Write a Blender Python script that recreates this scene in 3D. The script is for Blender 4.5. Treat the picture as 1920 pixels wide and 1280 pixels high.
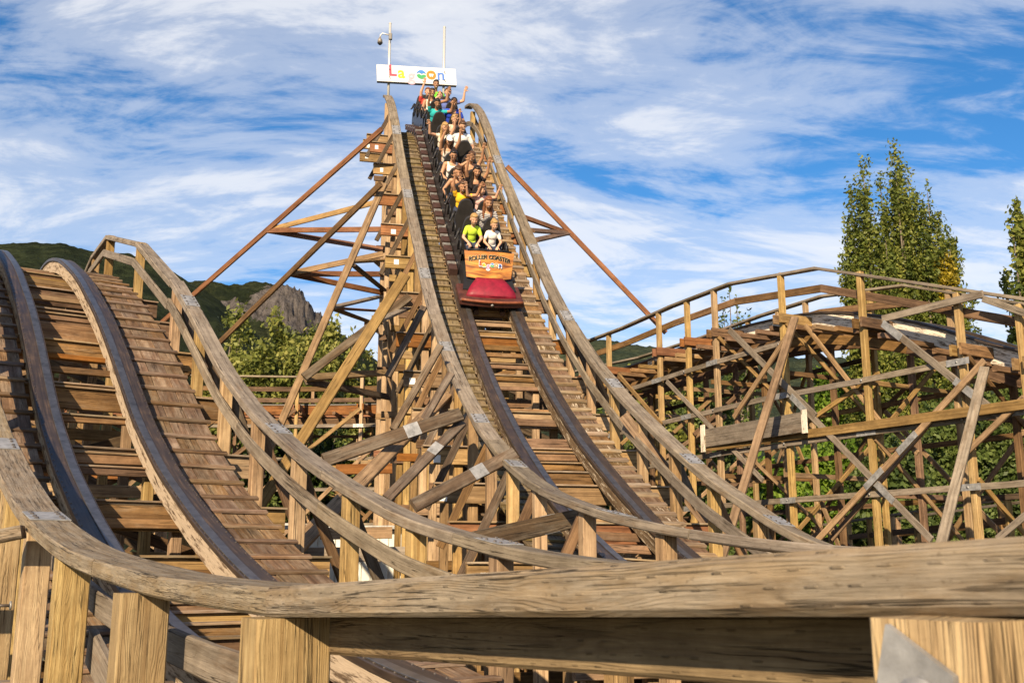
import bpy, bmesh, math, random
import numpy as np
from math import sin, cos, atan, atan2, radians, pi, sqrt, hypot, floor
from mathutils import Vector as V, Matrix, noise
random.seed(7)
rng = np.random.default_rng(7)
for o in list(bpy.data.objects):
    bpy.data.objects.remove(o)
scene = bpy.context.scene
ROOT = scene.collection
C = bpy.data.collections.new('scene_objects')
ROOT.children.link(C)

# ------------------------------------------------------------------ camera
FPX, HOR = 1950.0, 1060.0
PITCH = atan((HOR - 640) / FPX)
cam_d = bpy.data.cameras.new('camera')
cam = bpy.data.objects.new('camera', cam_d)
C.objects.link(cam)
cam.location = (0, 0, 0)
cam.rotation_euler = (pi / 2 + PITCH, 0, 0)
cam_d.sensor_width = 36
cam_d.lens = 36 * FPX / 1920
cam_d.clip_start = 0.05
cam_d.clip_end = 20000
cam_d.dof.use_dof = True
cam_d.dof.focus_distance = 12
cam_d.dof.aperture_fstop = 13
scene.camera = cam
GZ = -3.2                                   # ground level; the eye is at z = 0

# ------------------------------------------------------------------ light
SUN_EL = radians(25)
SUN_H = V((-0.24, -0.97, 0)).normalized()
SUN_DIR = V((SUN_H.x * cos(SUN_EL), SUN_H.y * cos(SUN_EL), sin(SUN_EL)))
sun_d = bpy.data.lights.new('sun', 'SUN')
sun_d.energy = 5.0
sun_d.angle = radians(0.5)
sun_d.color = (1.0, 0.79, 0.52)
sun = bpy.data.objects.new('sun', sun_d)
C.objects.link(sun)
sun.rotation_euler = SUN_DIR.to_track_quat('Z', 'Y').to_euler()
scene.view_settings.view_transform = 'Standard'
scene.view_settings.look = 'None'
scene.view_settings.exposure = 0.92
scene.view_settings.gamma = 1

world = bpy.data.worlds.new('World')
scene.world = world
world.use_nodes = True
nt = world.node_tree
for n in list(nt.nodes):
    nt.nodes.remove(n)


class NG:
    """tiny node-graph helper"""
    def __init__(self, nt):
        self.nt = nt

    def n(self, typ, ins=None, **props):
        nd = self.nt.nodes.new(typ)
        for k, v in props.items():
            setattr(nd, k, v)
        for k, v in (ins or {}).items():
            self.set(nd, k, v)
        return nd

    def set(self, nd, k, v):
        s = nd.inputs[k]
        if isinstance(v, tuple) and len(v) == 2 and hasattr(v[0], 'outputs'):
            self.nt.links.new(v[0].outputs[v[1]], s)
        elif hasattr(v, 'outputs'):
            self.nt.links.new(v.outputs[0], s)
        else:
            s.default_value = v

    def math(self, op, a, b=0.0, c=None, clamp=False):
        ins = {0: a, 1: b}
        if c is not None:
            ins[2] = c
        return self.n('ShaderNodeMath', ins, operation=op, use_clamp=clamp)

    def ramp(self, fac, stops, interp='LINEAR'):
        r = self.n('ShaderNodeValToRGB', {0: fac})
        r.color_ramp.interpolation = interp
        el = r.color_ramp.elements
        while len(el) < len(stops):
            el.new(0.5)
        for e, (p, c) in zip(el, stops):
            e.position = p
            e.color = c if len(c) == 4 else (*c, 1)
        return r

    def mix(self, fac, a, b, mode='MIX'):
        m = self.n('ShaderNodeMix', data_type='RGBA', blend_type=mode)
        self.set(m, 0, fac)
        self.set(m, 6, a if not (isinstance(a, tuple) and len(a) == 3) else (*a, 1))
        self.set(m, 7, b if not (isinstance(b, tuple) and len(b) == 3) else (*b, 1))
        return (m, 2)


g = NG(nt)
sky = g.n('ShaderNodeTexSky', sky_type='NISHITA', sun_disc=False, sun_elevation=SUN_EL,
          sun_rotation=atan2(SUN_H.x, SUN_H.y), altitude=1300, air_density=1.0, dust_density=0.6, ozone_density=2.5)
tc = g.n('ShaderNodeTexCoord')
sp = g.n('ShaderNodeSeparateXYZ', {0: (tc, 'Generated')})
zz = g.math('ADD', g.math('MAXIMUM', (sp, 2), 0.0), 0.30)
u = g.math('DIVIDE', (sp, 0), zz)
v = g.math('DIVIDE', (sp, 1), zz)
pv = g.n('ShaderNodeCombineXYZ', {0: u, 1: v, 2: 0.0})
mp = g.n('ShaderNodeMapping', {'Vector': pv, 'Rotation': (0, 0, radians(-24)), 'Scale': (0.85, 1.75, 1), 'Location': (3.1, 1.7, 0)})
n1 = g.n('ShaderNodeTexNoise', {'Vector': mp, 'Scale': 1.9, 'Detail': 12.0, 'Roughness': 0.63, 'Distortion': 0.6})
mp2 = g.n('ShaderNodeMapping', {'Vector': pv, 'Rotation': (0, 0, radians(-18)), 'Scale': (1.0, 2.6, 1), 'Location': (9.1, 4.7, 0)})
n2 = g.n('ShaderNodeTexNoise', {'Vector': mp2, 'Scale': 4.2, 'Detail': 8.0, 'Roughness': 0.62, 'Distortion': 0.9})
cl = g.math('ADD', g.math('MULTIPLY', n1, 0.72), g.math('MULTIPLY', n2, 0.28))
hz = g.math('MULTIPLY', g.math('SUBTRACT', 0.62, (sp, 2)), 0.20)     # more cirrus near the horizon
cl = g.math('ADD', cl, hz)
cf = g.ramp(cl, [(0.45, (0, 0, 0)), (0.55, (.42, .42, .42)), (0.635, (.84, .84, .84)), (0.73, (1, 1, 1))], 'EASE')
skyc = g.n('ShaderNodeHueSaturation', {'Saturation': 1.30, 'Value': 1.25, 'Color': sky})
col = g.mix(g.math('MULTIPLY', cf, 0.88), (skyc, 0), (7.9, 7.9, 8.0))
bg = g.n('ShaderNodeBackground', {'Color': col, 'Strength': 0.068})
wo = g.n('ShaderNodeOutputWorld', {'Surface': bg})


# ------------------------------------------------------------------ helpers
def ray(px, py):
    x = px - 960.0
    y = 640.0 - py
    return x, FPX * cos(PITCH) - y * sin(PITCH), FPX * sin(PITCH) + y * cos(PITCH)


def at(px, py, d):
    """point seen at photo pixel (px, py) standing d metres ahead"""
    a, b, c = ray(px, py)
    return V((a / b * d, d, c / b * d))


def link(o, parent=None):
    C.objects.link(o)
    if parent is not None:
        o.parent = parent
    return o


def tag(o, label=None, cat=None, group=None, kind=None):
    if label:
        o['label'] = label
    if cat:
        o['category'] = cat
    if group:
        o['group'] = group
    if kind:
        o['kind'] = kind
    return o


def thing(name, label, cat, loc=(0, 0, 0), group=None):
    o = bpy.data.objects.new(name, None)
    o.empty_display_size = 0.2
    link(o)
    o.location = loc
    return tag(o, label, cat, group)


def mesh_obj(name, verts, faces, mat, parent=None, uvs=None, smooth=False, mats=None, midx=None):
    me = bpy.data.meshes.new(name)
    me.from_pydata(verts, [], faces)
    if uvs is not None:
        ul = me.uv_layers.new(name='UVMap')
        ul.data.foreach_set('uv', np.asarray(uvs, dtype=np.float32).ravel())
    for m in (mats or [mat]):
        me.materials.append(m)
    if midx is not None:
        me.polygons.foreach_set('material_index', midx)
    if smooth:
        me.polygons.foreach_set('use_smooth', [True] * len(me.polygons))
    me.update()
    o = bpy.data.objects.new(name, me)
    return link(o, parent)


def rect_section(w, h, ch=0.006):
    a, b = w / 2, h / 2
    ch = min(ch, a * .4, b * .4)
    return [(-a + ch, -b), (a - ch, -b), (a, -b + ch), (a, b - ch), (a - ch, b), (-a + ch, b), (-a, b - ch), (-a, -b + ch)]


def sweep_data(frames, sec, closed_ends=True):
    """frames: (pos, right, up); section points (right, up)."""
    n = len(sec)
    vs, fs, uv = [], [], []
    per = [0.0]
    for i in range(n):
        a, b = sec[i], sec[(i + 1) % n]
        per.append(per[-1] + hypot(b[0] - a[0], b[1] - a[1]))
    us = [0.0]
    for i in range(1, len(frames)):
        us.append(us[-1] + (frames[i][0] - frames[i - 1][0]).length)
    for p, r, up in frames:
        for a, b in sec:
            vs.append(p + r * a + up * b)
    for i in range(len(frames) - 1):
        for j in range(n):
            k = (j + 1) % n
            fs.append((i * n + j, i * n + k, (i + 1) * n + k, (i + 1) * n + j))
            uv += [(us[i], per[j]), (us[i], per[j + 1]), (us[i + 1], per[j + 1]), (us[i + 1], per[j])]
    if closed_ends:
        fs.append(tuple(range(n - 1, -1, -1)))
        uv += [(0.02 * sec[j][0], sec[j][1] + sec[j][0] * .5) for j in range(n - 1, -1, -1)]
        o = (len(frames) - 1) * n
        fs.append(tuple(o + j for j in range(n)))
        uv += [(us[-1] + 0.02 * sec[j][0], sec[j][1] + sec[j][0] * .5) for j in range(n)]
    return vs, fs, uv


def sweep(name, frames, sec, mat, parent, origin=None, smooth=False):
    vs, fs, uv = sweep_data(frames, sec)
    o0 = origin or V((0, 0, 0))
    return mesh_obj(name, vs, fs, mat, parent, uv, smooth)


def beam(name, p0, p1, w, h, mat, parent, side=None, ch=0.006, jit=0.0):
    """straight timber: w measured along 'side', h across it"""
    p0, p1 = V(p0), V(p1)
    if jit:
        p0 = p0 + V((random.uniform(-jit, jit), random.uniform(-jit, jit), random.uniform(-jit, jit)))
        p1 = p1 + V((random.uniform(-jit, jit), random.uniform(-jit, jit), random.uniform(-jit, jit)))
    t = (p1 - p0).normalized()
    s = V(side) if side is not None else V((0, 0, 1)).cross(t)
    s = s - t * s.dot(t)
    if s.length < 1e-4:
        s = V((1, 0, 0))
    s.normalize()
    up = t.cross(s) * -1
    up = s.cross(t) if s.cross(t).length else up
    fr = [(p0, s, up), (p1, s, up)]
    return sweep(name, fr, rect_section(w, h, ch), mat, parent)


def tube_data(pts, rads, seg=8):
    vs, fs = [], []
    n = len(pts)
    prev = None
    for i, p in enumerate(pts):
        t = (pts[min(i + 1, n - 1)] - pts[max(i - 1, 0)]).normalized()
        a = prev if prev is not None else (V((0, 0, 1)) if abs(t.z) < .9 else V((1, 0, 0)))
        a = (a - t * a.dot(t)).normalized()
        prev = a
        b = t.cross(a)
        for k in range(seg):
            q = 2 * pi * k / seg
            vs.append(p + (a * cos(q) + b * sin(q)) * rads[i])
    for i in range(n - 1):
        for k in range(seg):
            m = (k + 1) % seg
            fs.append((i * seg + k, i * seg + m, (i + 1) * seg + m, (i + 1) * seg + k))
    fs.append(tuple(range(seg - 1, -1, -1)))
    fs.append(tuple((n - 1) * seg + k for k in range(seg)))
    return vs, fs


def tube(name, pts, rads, mat, parent, seg=8):
    pts = [V(p) for p in pts]
    if not hasattr(rads, '__len__'):
        rads = [rads] * len(pts)
    vs, fs = tube_data(pts, rads, seg)
    return mesh_obj(name, vs, fs, mat, parent, smooth=True)


def box_mesh(name, c, sx, sy, sz, mat, parent, ch=0.01):
    return beam(name, V(c) - V((sx / 2, 0, 0)), V(c) + V((sx / 2, 0, 0)), sy, sz, mat, parent, side=(0, 1, 0), ch=ch)


def poly_prism(name, pts2, thick, mat, parent, M, ch=0):
    """extrude a 2-D outline (x, y) by thick along local z, placed by matrix M"""
    n = len(pts2)
    vs = [M @ V((x, y, 0)) for x, y in pts2] + [M @ V((x, y, thick)) for x, y in pts2]
    fs = [tuple(range(n - 1, -1, -1)), tuple(range(n, 2 * n))] + [(i, (i + 1) % n, n + (i + 1) % n, n + i) for i in range(n)]
    uv = []
    for f in fs:
        for i in f:
            uv.append(pts2[i % n])
    return mesh_obj(name, vs, fs, mat, parent, uv)


# ------------------------------------------------------------------ materials
def new_mat(name):
    m = bpy.data.materials.new(name)
    m.use_nodes = True
    t = m.node_tree
    for n in list(t.nodes):
        t.nodes.remove(n)
    g = NG(t)
    b = g.n('ShaderNodeBsdfPrincipled')
    g.n('ShaderNodeOutputMaterial', {'Surface': b})
    return m, g, b


def wood(name, light, dark, grey=None, greyamt=0.4, gscale=1.0, rough=0.75, bump=0.5, knots=True, paint=None, paint_amt=.5,
         var=0.22, dashes=False, stain=0.45, alb=.76, fs=1.0):
    light, dark = tuple(alb * q for q in light), tuple(alb * q for q in dark)
    grey = tuple(alb * q for q in grey) if grey else None
    m, g, b = new_mat(name)
    uv = g.n('ShaderNodeUVMap')
    s = g.n('ShaderNodeSeparateXYZ', {0: uv})
    oi = g.n('ShaderNodeObjectInfo')
    rnd = g.math('MULTIPLY', (oi, 'Random'), 37.0)
    uu = g.math('ADD', (s, 0), g.math('MULTIPLY', (oi, 'Random'), 61.0))

    def nz(su, sv, det=4.0, ro=.6, dist=0.0):
        return g.n('ShaderNodeTexNoise', {'Vector': g.n('ShaderNodeCombineXYZ', {0: g.math('MULTIPLY', uu, su * fs), 1: g.math('MULTIPLY', (s, 1), sv * fs), 2: rnd}),
                                          'Scale': 1.0, 'Detail': det, 'Roughness': ro, 'Distortion': dist})

    def step(n, a, b_):
        if a > b_:
            return g.ramp(n, [(b_, (1, 1, 1)), (a, (0, 0, 0))])
        return g.ramp(n, [(a, (0, 0, 0)), (b_, (1, 1, 1))])

    streak = nz(.8, 24.0, 5.0, .6)                       # tonal streaks along the board
    colr = g.mix(step(streak, .30, .68), dark, light)
    fig = nz(.9, 5.5, 2.0, .5)
    ring = g.math('SINE', g.math('MULTIPLY', g.math('ADD', g.math('MULTIPLY', (s, 1), 62.0 * gscale), g.math('MULTIPLY', fig, 9.0 * gscale)), 6.2832))
    ring = g.math('POWER', g.math('MULTIPLY_ADD', ring, .5, .5), 2.2)
    ring = g.math('MULTIPLY', ring, step(nz(1.5, 14.0, 3.0), .35, .65))   # lines come and go
    colr = g.mix(g.math('MULTIPLY', ring, .42), colr, tuple(.55 * d for d in dark))
    fine = nz(7.0, 260.0, 4.0, .7)
    colr = g.mix(g.math('MULTIPLY', step(fine, .62, .38), .35), colr, g.mix(.6, colr, tuple(.4 * d for d in dark)))
    if knots:
        vor = g.n('ShaderNodeTexVoronoi', {'Vector': g.n('ShaderNodeCombineXYZ', {0: g.math('MULTIPLY', uu, 1.5), 1: g.math('MULTIPLY', g.math('ADD', (s, 1), g.math('MULTIPLY', fig, .06)), 6.0), 2: rnd}),
                                           'Scale': 1.0, 'Randomness': 1.0})
        kn = step((vor, 'Distance'), .11, .04)
        colr = g.mix(g.math('MULTIPLY', kn, .7), colr, tuple(.5 * d for d in dark))
    wn = nz(1.6, 7.0, 8.0, .72)
    if grey:
        gm = step(wn, 0.66 - .42 * greyamt, 0.80 - .42 * greyamt)
        colr = g.mix(g.math('MULTIPLY', gm, .82), colr, g.mix(step(g.math('ADD', g.math('MULTIPLY', streak, .5), g.math('MULTIPLY', fine, .5)), .36, .64), tuple(.48 * q for q in grey), tuple(1.25 * q for q in grey)))
    # blotches of grime, isotropic and drips
    bl = step(nz(3.2, 4.0, 7.0, .7), .38, .60)
    colr = g.mix(g.math('MULTIPLY', g.math('SUBTRACT', 1.0, bl), min(1.0, stain + .18)), colr, g.mix(.62, colr, tuple(.35 * d for d in dark)))
    spk = step(nz(30.0, 45.0, 4.0, .6), .63, .72)
    colr = g.mix(g.math('MULTIPLY', spk, .4), colr, tuple(.4 * d for d in dark))
    # drying checks: long thin splits
    ck = g.math('ABSOLUTE', g.math('SUBTRACT', nz(.7, 30.0, 3.0, .5), .5))
    ck = g.math('MULTIPLY', step(ck, .020, .004), step(nz(.9, 9.0, 2.0), .46, .56))
    colr = g.mix(g.math('MULTIPLY', ck, .85), colr, tuple(.16 * d for d in dark))
    hgt = g.math('SUBTRACT', g.math('SUBTRACT', g.math('MULTIPLY', fine, .35), g.math('MULTIPLY', ring, .35)), g.math('MULTIPLY', ck, 1.2))
    if dashes:
        row = g.math('MULTIPLY', (s, 1), 47.0)
        rid = g.math('FLOOR', row)
        rf = g.math('ABSOLUTE', g.math('SUBTRACT', g.math('FRACT', row), .5))
        ux = g.math('ADD', g.math('MULTIPLY', uu, 15.0), g.math('MULTIPLY', rid, .37))
        xf = g.math('ABSOLUTE', g.math('SUBTRACT', g.math('FRACT', ux), .5))
        dm = g.math('MULTIPLY', step(rf, .085, .05), step(xf, .17, .09))
        onrow = step(g.n('ShaderNodeTexNoise', {'Vector': g.n('ShaderNodeCombineXYZ', {0: g.math('MULTIPLY', g.math('FLOOR', ux), .9), 1: g.math('MULTIPLY', rid, 7.7), 2: rnd}), 'Scale': 1.0}), .42, .60)
        dm = g.math('MULTIPLY', dm, onrow)
        colr = g.mix(g.math('MULTIPLY', dm, .42), colr, tuple(.3 * d for d in dark))
        hgt = g.math('SUBTRACT', hgt, g.math('MULTIPLY', dm, .8))
    if paint:
        pn = nz(3.5, 30.0, 8.0, .74)
        t0 = 0.56 - .3 * (paint_amt - .5)
        pm = step(pn, t0 - .03, t0 + .03)
        colr = g.mix(pm, colr, g.mix(step(fine, .3, .7), tuple(.62 * q for q in paint), paint))
        hgt = g.math('ADD', g.math('MULTIPLY', hgt, .5), g.math('MULTIPLY', pm, .6))
    rv = g.math('MULTIPLY_ADD', g.math('SUBTRACT', (oi, 'Random'), .5), 2 * var, 1.0)
    r2 = g.math('FRACT', g.math('MULTIPLY', (oi, 'Random'), 17.3))
    hsv = g.n('ShaderNodeHueSaturation', {'Hue': g.math('MULTIPLY_ADD', g.math('SUBTRACT', r2, .5), .016, .499), 'Saturation': g.math('MULTIPLY_ADD', r2, .3, .80), 'Value': rv, 'Color': colr})
    g.set(b, 'Base Color', hsv)
    g.set(b, 'Roughness', rough)
    g.set(b, 'Specular IOR Level', 0.2)
    bp = g.n('ShaderNodeBump', {'Strength': bump, 'Distance': 0.005, 'Height': hgt})
    g.set(b, 'Normal', bp)
    return m


def plain(name, col, rough=.6, metal=0.0, nscale=0, namt=.3, bump=0.0, coord='Object', spec=.4):
    col = tuple(.84 * q for q in col)
    m, g, b = new_mat(name)
    if nscale:
        t = g.n('ShaderNodeTexCoord')
        n = g.n('ShaderNodeTexNoise', {'Vector': (t, coord), 'Scale': nscale, 'Detail': 6.0, 'Roughness': .65})
        c = g.mix(g.ramp(n, [(.3, (0, 0, 0)), (.7, (1, 1, 1))]), tuple(q * (1 - namt) for q in col), tuple(min(1, q * (1 + namt * .6)) for q in col))
        g.set(b, 'Base Color', c)
        if bump:
            g.set(b, 'Normal', g.n('ShaderNodeBump', {'Strength': bump, 'Distance': .01, 'Height': n}))
    else:
        g.set(b, 'Base Color', (*col, 1))
    g.set(b, 'Roughness', rough)
    g.set(b, 'Metallic', metal)
    g.set(b, 'Specular IOR Level', spec)
    return m


M = {}
M['rail_grey'] = wood('weathered_handrail_wood', (.36, .265, .175), (.15, .10, .06), grey=(.36, .305, .24), greyamt=.8, bump=.6, var=.16, stain=.4)
M['near_rail'] = wood('near_handrail_wood', (.46, .35, .22), (.20, .14, .08), grey=(.40, .335, .25), greyamt=.55, gscale=1.6, bump=.9, var=.06, dashes=True, stain=.2, alb=.74, fs=2.4)
M['near_mid'] = wood('shaded_mid_rail_wood', (.44, .32, .15), (.22, .14, .06), gscale=1.6, bump=.9, var=.03, dashes=True, stain=.35, alb=.62, fs=2.2)  # base colour darkened to hold the shadow that lies on this rail
M['near_post'] = wood('golden_pine_post_wood', (.66, .49, .25), (.36, .23, .10), gscale=2.0, bump=.8, var=.22, stain=.3, alb=.72, fs=2.0)
M['post'] = wood('golden_post_wood', (.66, .47, .235), (.33, .20, .085), bump=.5, var=.18, stain=.4)
M['tan'] = wood('tan_timber', (.54, .355, .17), (.24, .14, .06), bump=.5, var=.25, stain=.5)
M['brown'] = wood('brown_timber', (.34, .20, .095), (.12, .064, .03), bump=.5, var=.28, stain=.5)
M['orange'] = wood('orange_cedar_timber', (.46, .20, .07), (.20, .072, .022), bump=.5, var=.2, stain=.5)
M['dark'] = wood('shaded_weathered_timber', (.20, .135, .085), (.06, .038, .023), grey=(.21, .17, .13), greyamt=.5, bump=.6, var=.28)  # weathered wood; its dark base also paints in the shade on brace faces
M['plank'] = wood('walkway_plank_wood', (.34, .205, .115), (.13, .072, .038), grey=(.36, .27, .19), greyamt=.5, bump=.6, var=.26, stain=.55)
M['tie'] = wood('track_ledger_wood', (.42, .245, .115), (.15, .076, .033), grey=(.36, .25, .16), greyamt=.3, bump=.7, var=.32, stain=.6)
M['mossy'] = wood('mossy_step_wood', (.36, .265, .13), (.14, .095, .042), grey=(.34, .28, .19), greyamt=.45, bump=.6, var=.24, stain=.6)
M['pale_cleat'] = wood('pale_cleat_wood', (.50, .35, .21), (.24, .15, .08), grey=(.46, .38, .28), greyamt=.5, bump=.4, var=.25)
M['rail_side'] = wood('peeling_rail_side', (.34, .235, .14), (.12, .075, .04), paint=(.47, .37, .26), paint_amt=.85, bump=.6, var=.03, knots=False)
M['rail_side_brown'] = wood('flaking_rail_side', (.34, .235, .14), (.12, .075, .04), paint=(.62, .52, .39), paint_amt=.45, bump=.8, var=.03, knots=False)
M['peel_step'] = wood('peeling_step_wood', (.30, .20, .11), (.11, .065, .03), paint=(.62, .52, .39), paint_amt=.45, bump=.6, var=.1, knots=False)
M['white_plank'] = wood('white_peeling_board', (.36, .26, .16), (.14, .09, .05), paint=(.78, .71, .60), paint_amt=.85, bump=.4, var=.05, knots=False)


def rail_top_mat():
    m, g, b = new_mat('greasy_rail_top')
    uv = g.n('ShaderNodeUVMap')
    s = g.n('ShaderNodeSeparateXYZ', {0: uv})
    n = g.n('ShaderNodeTexNoise', {'Vector': g.n('ShaderNodeCombineXYZ', {0: g.math('MULTIPLY', (s, 0), 2.5), 1: g.math('MULTIPLY', (s, 1), 45.0), 2: 0.0}), 'Scale': 1.0, 'Detail': 6.0})
    n2 = g.n('ShaderNodeTexNoise', {'Vector': uv, 'Scale': 3.0, 'Detail': 6.0, 'Roughness': .7})
    c = g.ramp(g.math('ADD', g.math('MULTIPLY', n, .6), g.math('MULTIPLY', n2, .45)),
               [(.35, (.014, .011, .010)), (.55, (.042, .030, .023)), (.75, (.11, .072, .047))])
    g.set(b, 'Base Color', c)
    g.set(b, 'Roughness', g.math('MULTIPLY_ADD', n2, .4, .22))
    g.set(b, 'Normal', g.n('ShaderNodeBump', {'Strength': .4, 'Distance': .004, 'Height': n}))
    return m


M['rail_top'] = rail_top_mat()
M['steel'] = plain('worn_running_steel', (.26, .25, .25), .36, .85, 9, .45)
M['galv'] = plain('galvanised_plate', (.38, .38, .385), .5, .35, 11, .5, .3)
M['bolt'] = plain('bolt_steel', (.15, .13, .12), .5, .6)
M['black'] = plain('black_vinyl', (.028, .026, .026), .38, 0, 6, .3)
M['blackm'] = plain('black_metal', (.022, .022, .025), .42, .3)
M['maroon'] = plain('maroon_brown_steel', (.062, .032, .026), .55, 0, 9, .5)
M['grate'] = plain('grey_grating', (.30, .27, .24), .6, .3, 20, .4)
M['red'] = plain('red_nose_paint', (.25, .008, .028), .5, 0, 9, .35)
M['redbrown'] = plain('red_brown_bumper', (.085, .028, .022), .5, 0, 8, .45)
M['white'] = plain('white_paint', (.80, .80, .78), .5)
M['pole'] = plain('pale_pole_paint', (.62, .61, .58), .4, .3)


def varnish_mat():
    m, g, b = new_mat('varnished_front_wood')
    uv = g.n('ShaderNodeUVMap')
    s = g.n('ShaderNodeSeparateXYZ', {0: uv})
    n = g.n('ShaderNodeTexNoise', {'Vector': g.n('ShaderNodeCombineXYZ', {0: g.math('MULTIPLY', (s, 0), 2.2), 1: g.math('MULTIPLY', (s, 1), 16.0), 2: 3.0}), 'Scale': 1.0, 'Detail': 6.0, 'Distortion': .8})
    c = g.ramp(n, [(.33, (.12, .034, .008)), (.5, (.38, .14, .022)), (.68, (.58, .28, .055))])
    g.set(b, 'Base Color', c)
    g.set(b, 'Roughness', .25)
    g.set(b, 'Coat Weight', .4)
    return m


M['varnish'] = varnish_mat()


# ------------------------------------------------------------------ track geometry
def interp_smooth(S, Z, win=.8):
    S, Z = np.array(S, float), np.array(Z, float)
    xs = np.arange(S[0], S[-1], .05)
    zs = np.interp(xs, S, Z)
    k = int(win / .05)
    pad = np.pad(zs, k, mode='edge')
    # keep the end slopes
    pad[:k] = zs[0] + (zs[1] - zs[0]) * np.arange(-k, 0)
    pad[-k:] = zs[-1] + (zs[-1] - zs[-2]) * np.arange(1, k + 1)
    ker = np.hanning(2 * k + 1)
    ker /= ker.sum()
    z2 = np.convolve(pad, ker, mode='valid')
    return lambda s: float(np.interp(s, xs, z2))


class Track:
    def __init__(self, plan, hz, drop=0.68, bank=None):
        self.plan, self.hz, self.drop = plan, hz, drop
        self.bank = bank or (lambda s: 0.0)

    def c(self, s):
        p, th = self.plan(s)
        return V((cos(th), sin(th), -self.bank(s))).normalized()

    def pt(self, s, o, dz=0.0):
        """dz above the running-rail top"""
        p, th = self.plan(s)
        dz = dz(s) if callable(dz) else dz
        return V((p[0] + o * cos(th), p[1] + o * sin(th), self.hz(s) - self.drop + dz - self.bank(s) * o))

    def frames(self, ss, o, dz):
        fr = []
        for s in ss:
            t = (self.pt(s + .03, o, dz) - self.pt(s - .03, o, dz)).normalized()
            r = self.c(s)
            r = (r - t * r.dot(t)).normalized()
            up = r.cross(t)
            fr.append((self.pt(s, o, dz), r, up))
        return fr

    def slope(self, s):
        return (self.hz(s + .1) - self.hz(s - .1)) / .2

    def sweep(self, name, s0, s1, step, o, dz, w, h, mat, parent, ch=.006, off=0.0):
        """off shifts the section along the track normal"""
        n = max(2, int(abs(s1 - s0) / step) + 1)
        ss = np.linspace(s0, s1, n)
        fr = [(p + up * off, r, up) for p, r, up in self.frames(ss, o, dz)]
        return sweep(name, fr, rect_section(w, h, ch), mat, parent)


def bolts_on(tr, s0, s1, step, o, w, parent, off):
    vs, fs = [], []
    s = s0
    while s < s1:
        for sd in (-1, 1):
            p, r, up = tr.frames([s + (.04 if sd > 0 else 0)], o, 0)[0]
            t = up.cross(r)
            q = p + r * sd * (w / 2 - .022) + up * off
            b = len(vs)
            for k in range(6):
                a = k * pi / 3
                vs.append(q + (r * cos(a) + t * sin(a)) * .009)
            for k in range(6):
                a = k * pi / 3
                vs.append(q + (r * cos(a) + t * sin(a)) * .007 + up * .009)
            fs += [(b + k, b + (k + 1) % 6, b + 6 + (k + 1) % 6, b + 6 + k) for k in range(6)] + [tuple(b + 6 + k for k in range(6))]
        s += step
    o_ = mesh_obj('bolts', vs, fs, M['bolt'], parent)
    o_['kind'] = 'stuff'


def build_rails(tr, T, s0, s1, o=.5, side_mat=None, bolts=True, name='track_rail'):
    """a running rail: laminated wood stack, greasy top layer, steel strip, bolt heads"""
    for sd in (-1, 1):
        r = tr.sweep(name, s0, s1, .18, sd * o, 0, .19, .20, side_mat or M['rail_side'], T, off=-.155)
        tr.sweep('rail_cap', s0, s1, .18, sd * (o + .005), 0, .25, .05, M['rail_top'], r, off=-.0285)
        tr.sweep('steel_strip', s0, s1, .18, sd * (o - .055), 0, .085, .012, M['steel'], r, off=.003)
        if bolts:
            bolts_on(tr, s0, s1, .14, sd * (o + .005), .25, r, -.004)


def handrail(tr, T, s0, s1, o, dz, w, h, mat, board=2.5, plates=(), name='handrail', step=.15, plate_len=.34):
    s = s0
    k = 0
    while s < s1 - .05:
        e = min(s + board, s1)
        tr.sweep(name, s, e - .004, step, o + random.uniform(-.008, .008), dz, w, h, mat, T, ch=.01)
        s = e
        k += 1
    for ps in plates:
        pl = tr.sweep('joint_plate', ps - plate_len / 2, ps + plate_len / 2, .12, o, dz, w * .92, .006, M['galv'], T, ch=.001, off=h / 2 + .005)
        vs, fs = [], []
        for f_ in (-.38, -.16, .16, .38):
            for e_ in (-.3, .3):
                p, r, up = tr.frames([ps + f_ * plate_len], o, dz)[0]
                t = up.cross(r)
                q = p + r * e_ * w + up * (h / 2 + .007)
                b = len(vs)
                vs += [q + (r * cos(k * pi / 3) + t * sin(k * pi / 3)) * .014 for k in range(6)] + [q + up * .012 + (r * cos(k * pi / 3) + t * sin(k * pi / 3)) * .011 for k in range(6)]
                fs += [(b + k, b + (k + 1) % 6, b + 6 + (k + 1) % 6, b + 6 + k) for k in range(6)] + [tuple(b + 6 + k for k in range(6))]
        bo = mesh_obj('bolts', vs, fs, M['bolt'], pl)
        bo['kind'] = 'stuff'


WOODS = ['tan', 'tan', 'brown', 'post', 'brown', 'orange']


def pick(seq):
    return M[random.choice(seq)]


# ------------------------------------------------------------------ ground
def ground():
    m, g, b = new_mat('dry_grass_and_dirt')
    t = g.n('ShaderNodeTexCoord')
    n = g.n('ShaderNodeTexNoise', {'Vector': (t, 'Object'), 'Scale': .35, 'Detail': 9.0, 'Roughness': .7})
    n2 = g.n('ShaderNodeTexNoise', {'Vector': (t, 'Object'), 'Scale': 9.0, 'Detail': 6.0, 'Roughness': .7})
    c = g.ramp(n, [(.35, (.055, .075, .022)), (.5, (.10, .095, .04)), (.65, (.20, .15, .09))])
    c = g.mix(.45, c, g.ramp(n2, [(.3, (.03, .035, .015)), (.7, (.22, .19, .11))]))
    g.set(b, 'Base Color', c)
    g.set(b, 'Roughness', .95)
    g.set(b, 'Normal', g.n('ShaderNodeBump', {'Strength': .6, 'Distance': .05, 'Height': n2}))
    R = 9000
    o = mesh_obj('ground', [(-R, -R, GZ), (R, -R, GZ), (R, R, GZ), (-R, R, GZ)], [(0, 1, 2, 3)], m)
    tag(o, kind='structure')


ground()


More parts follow.
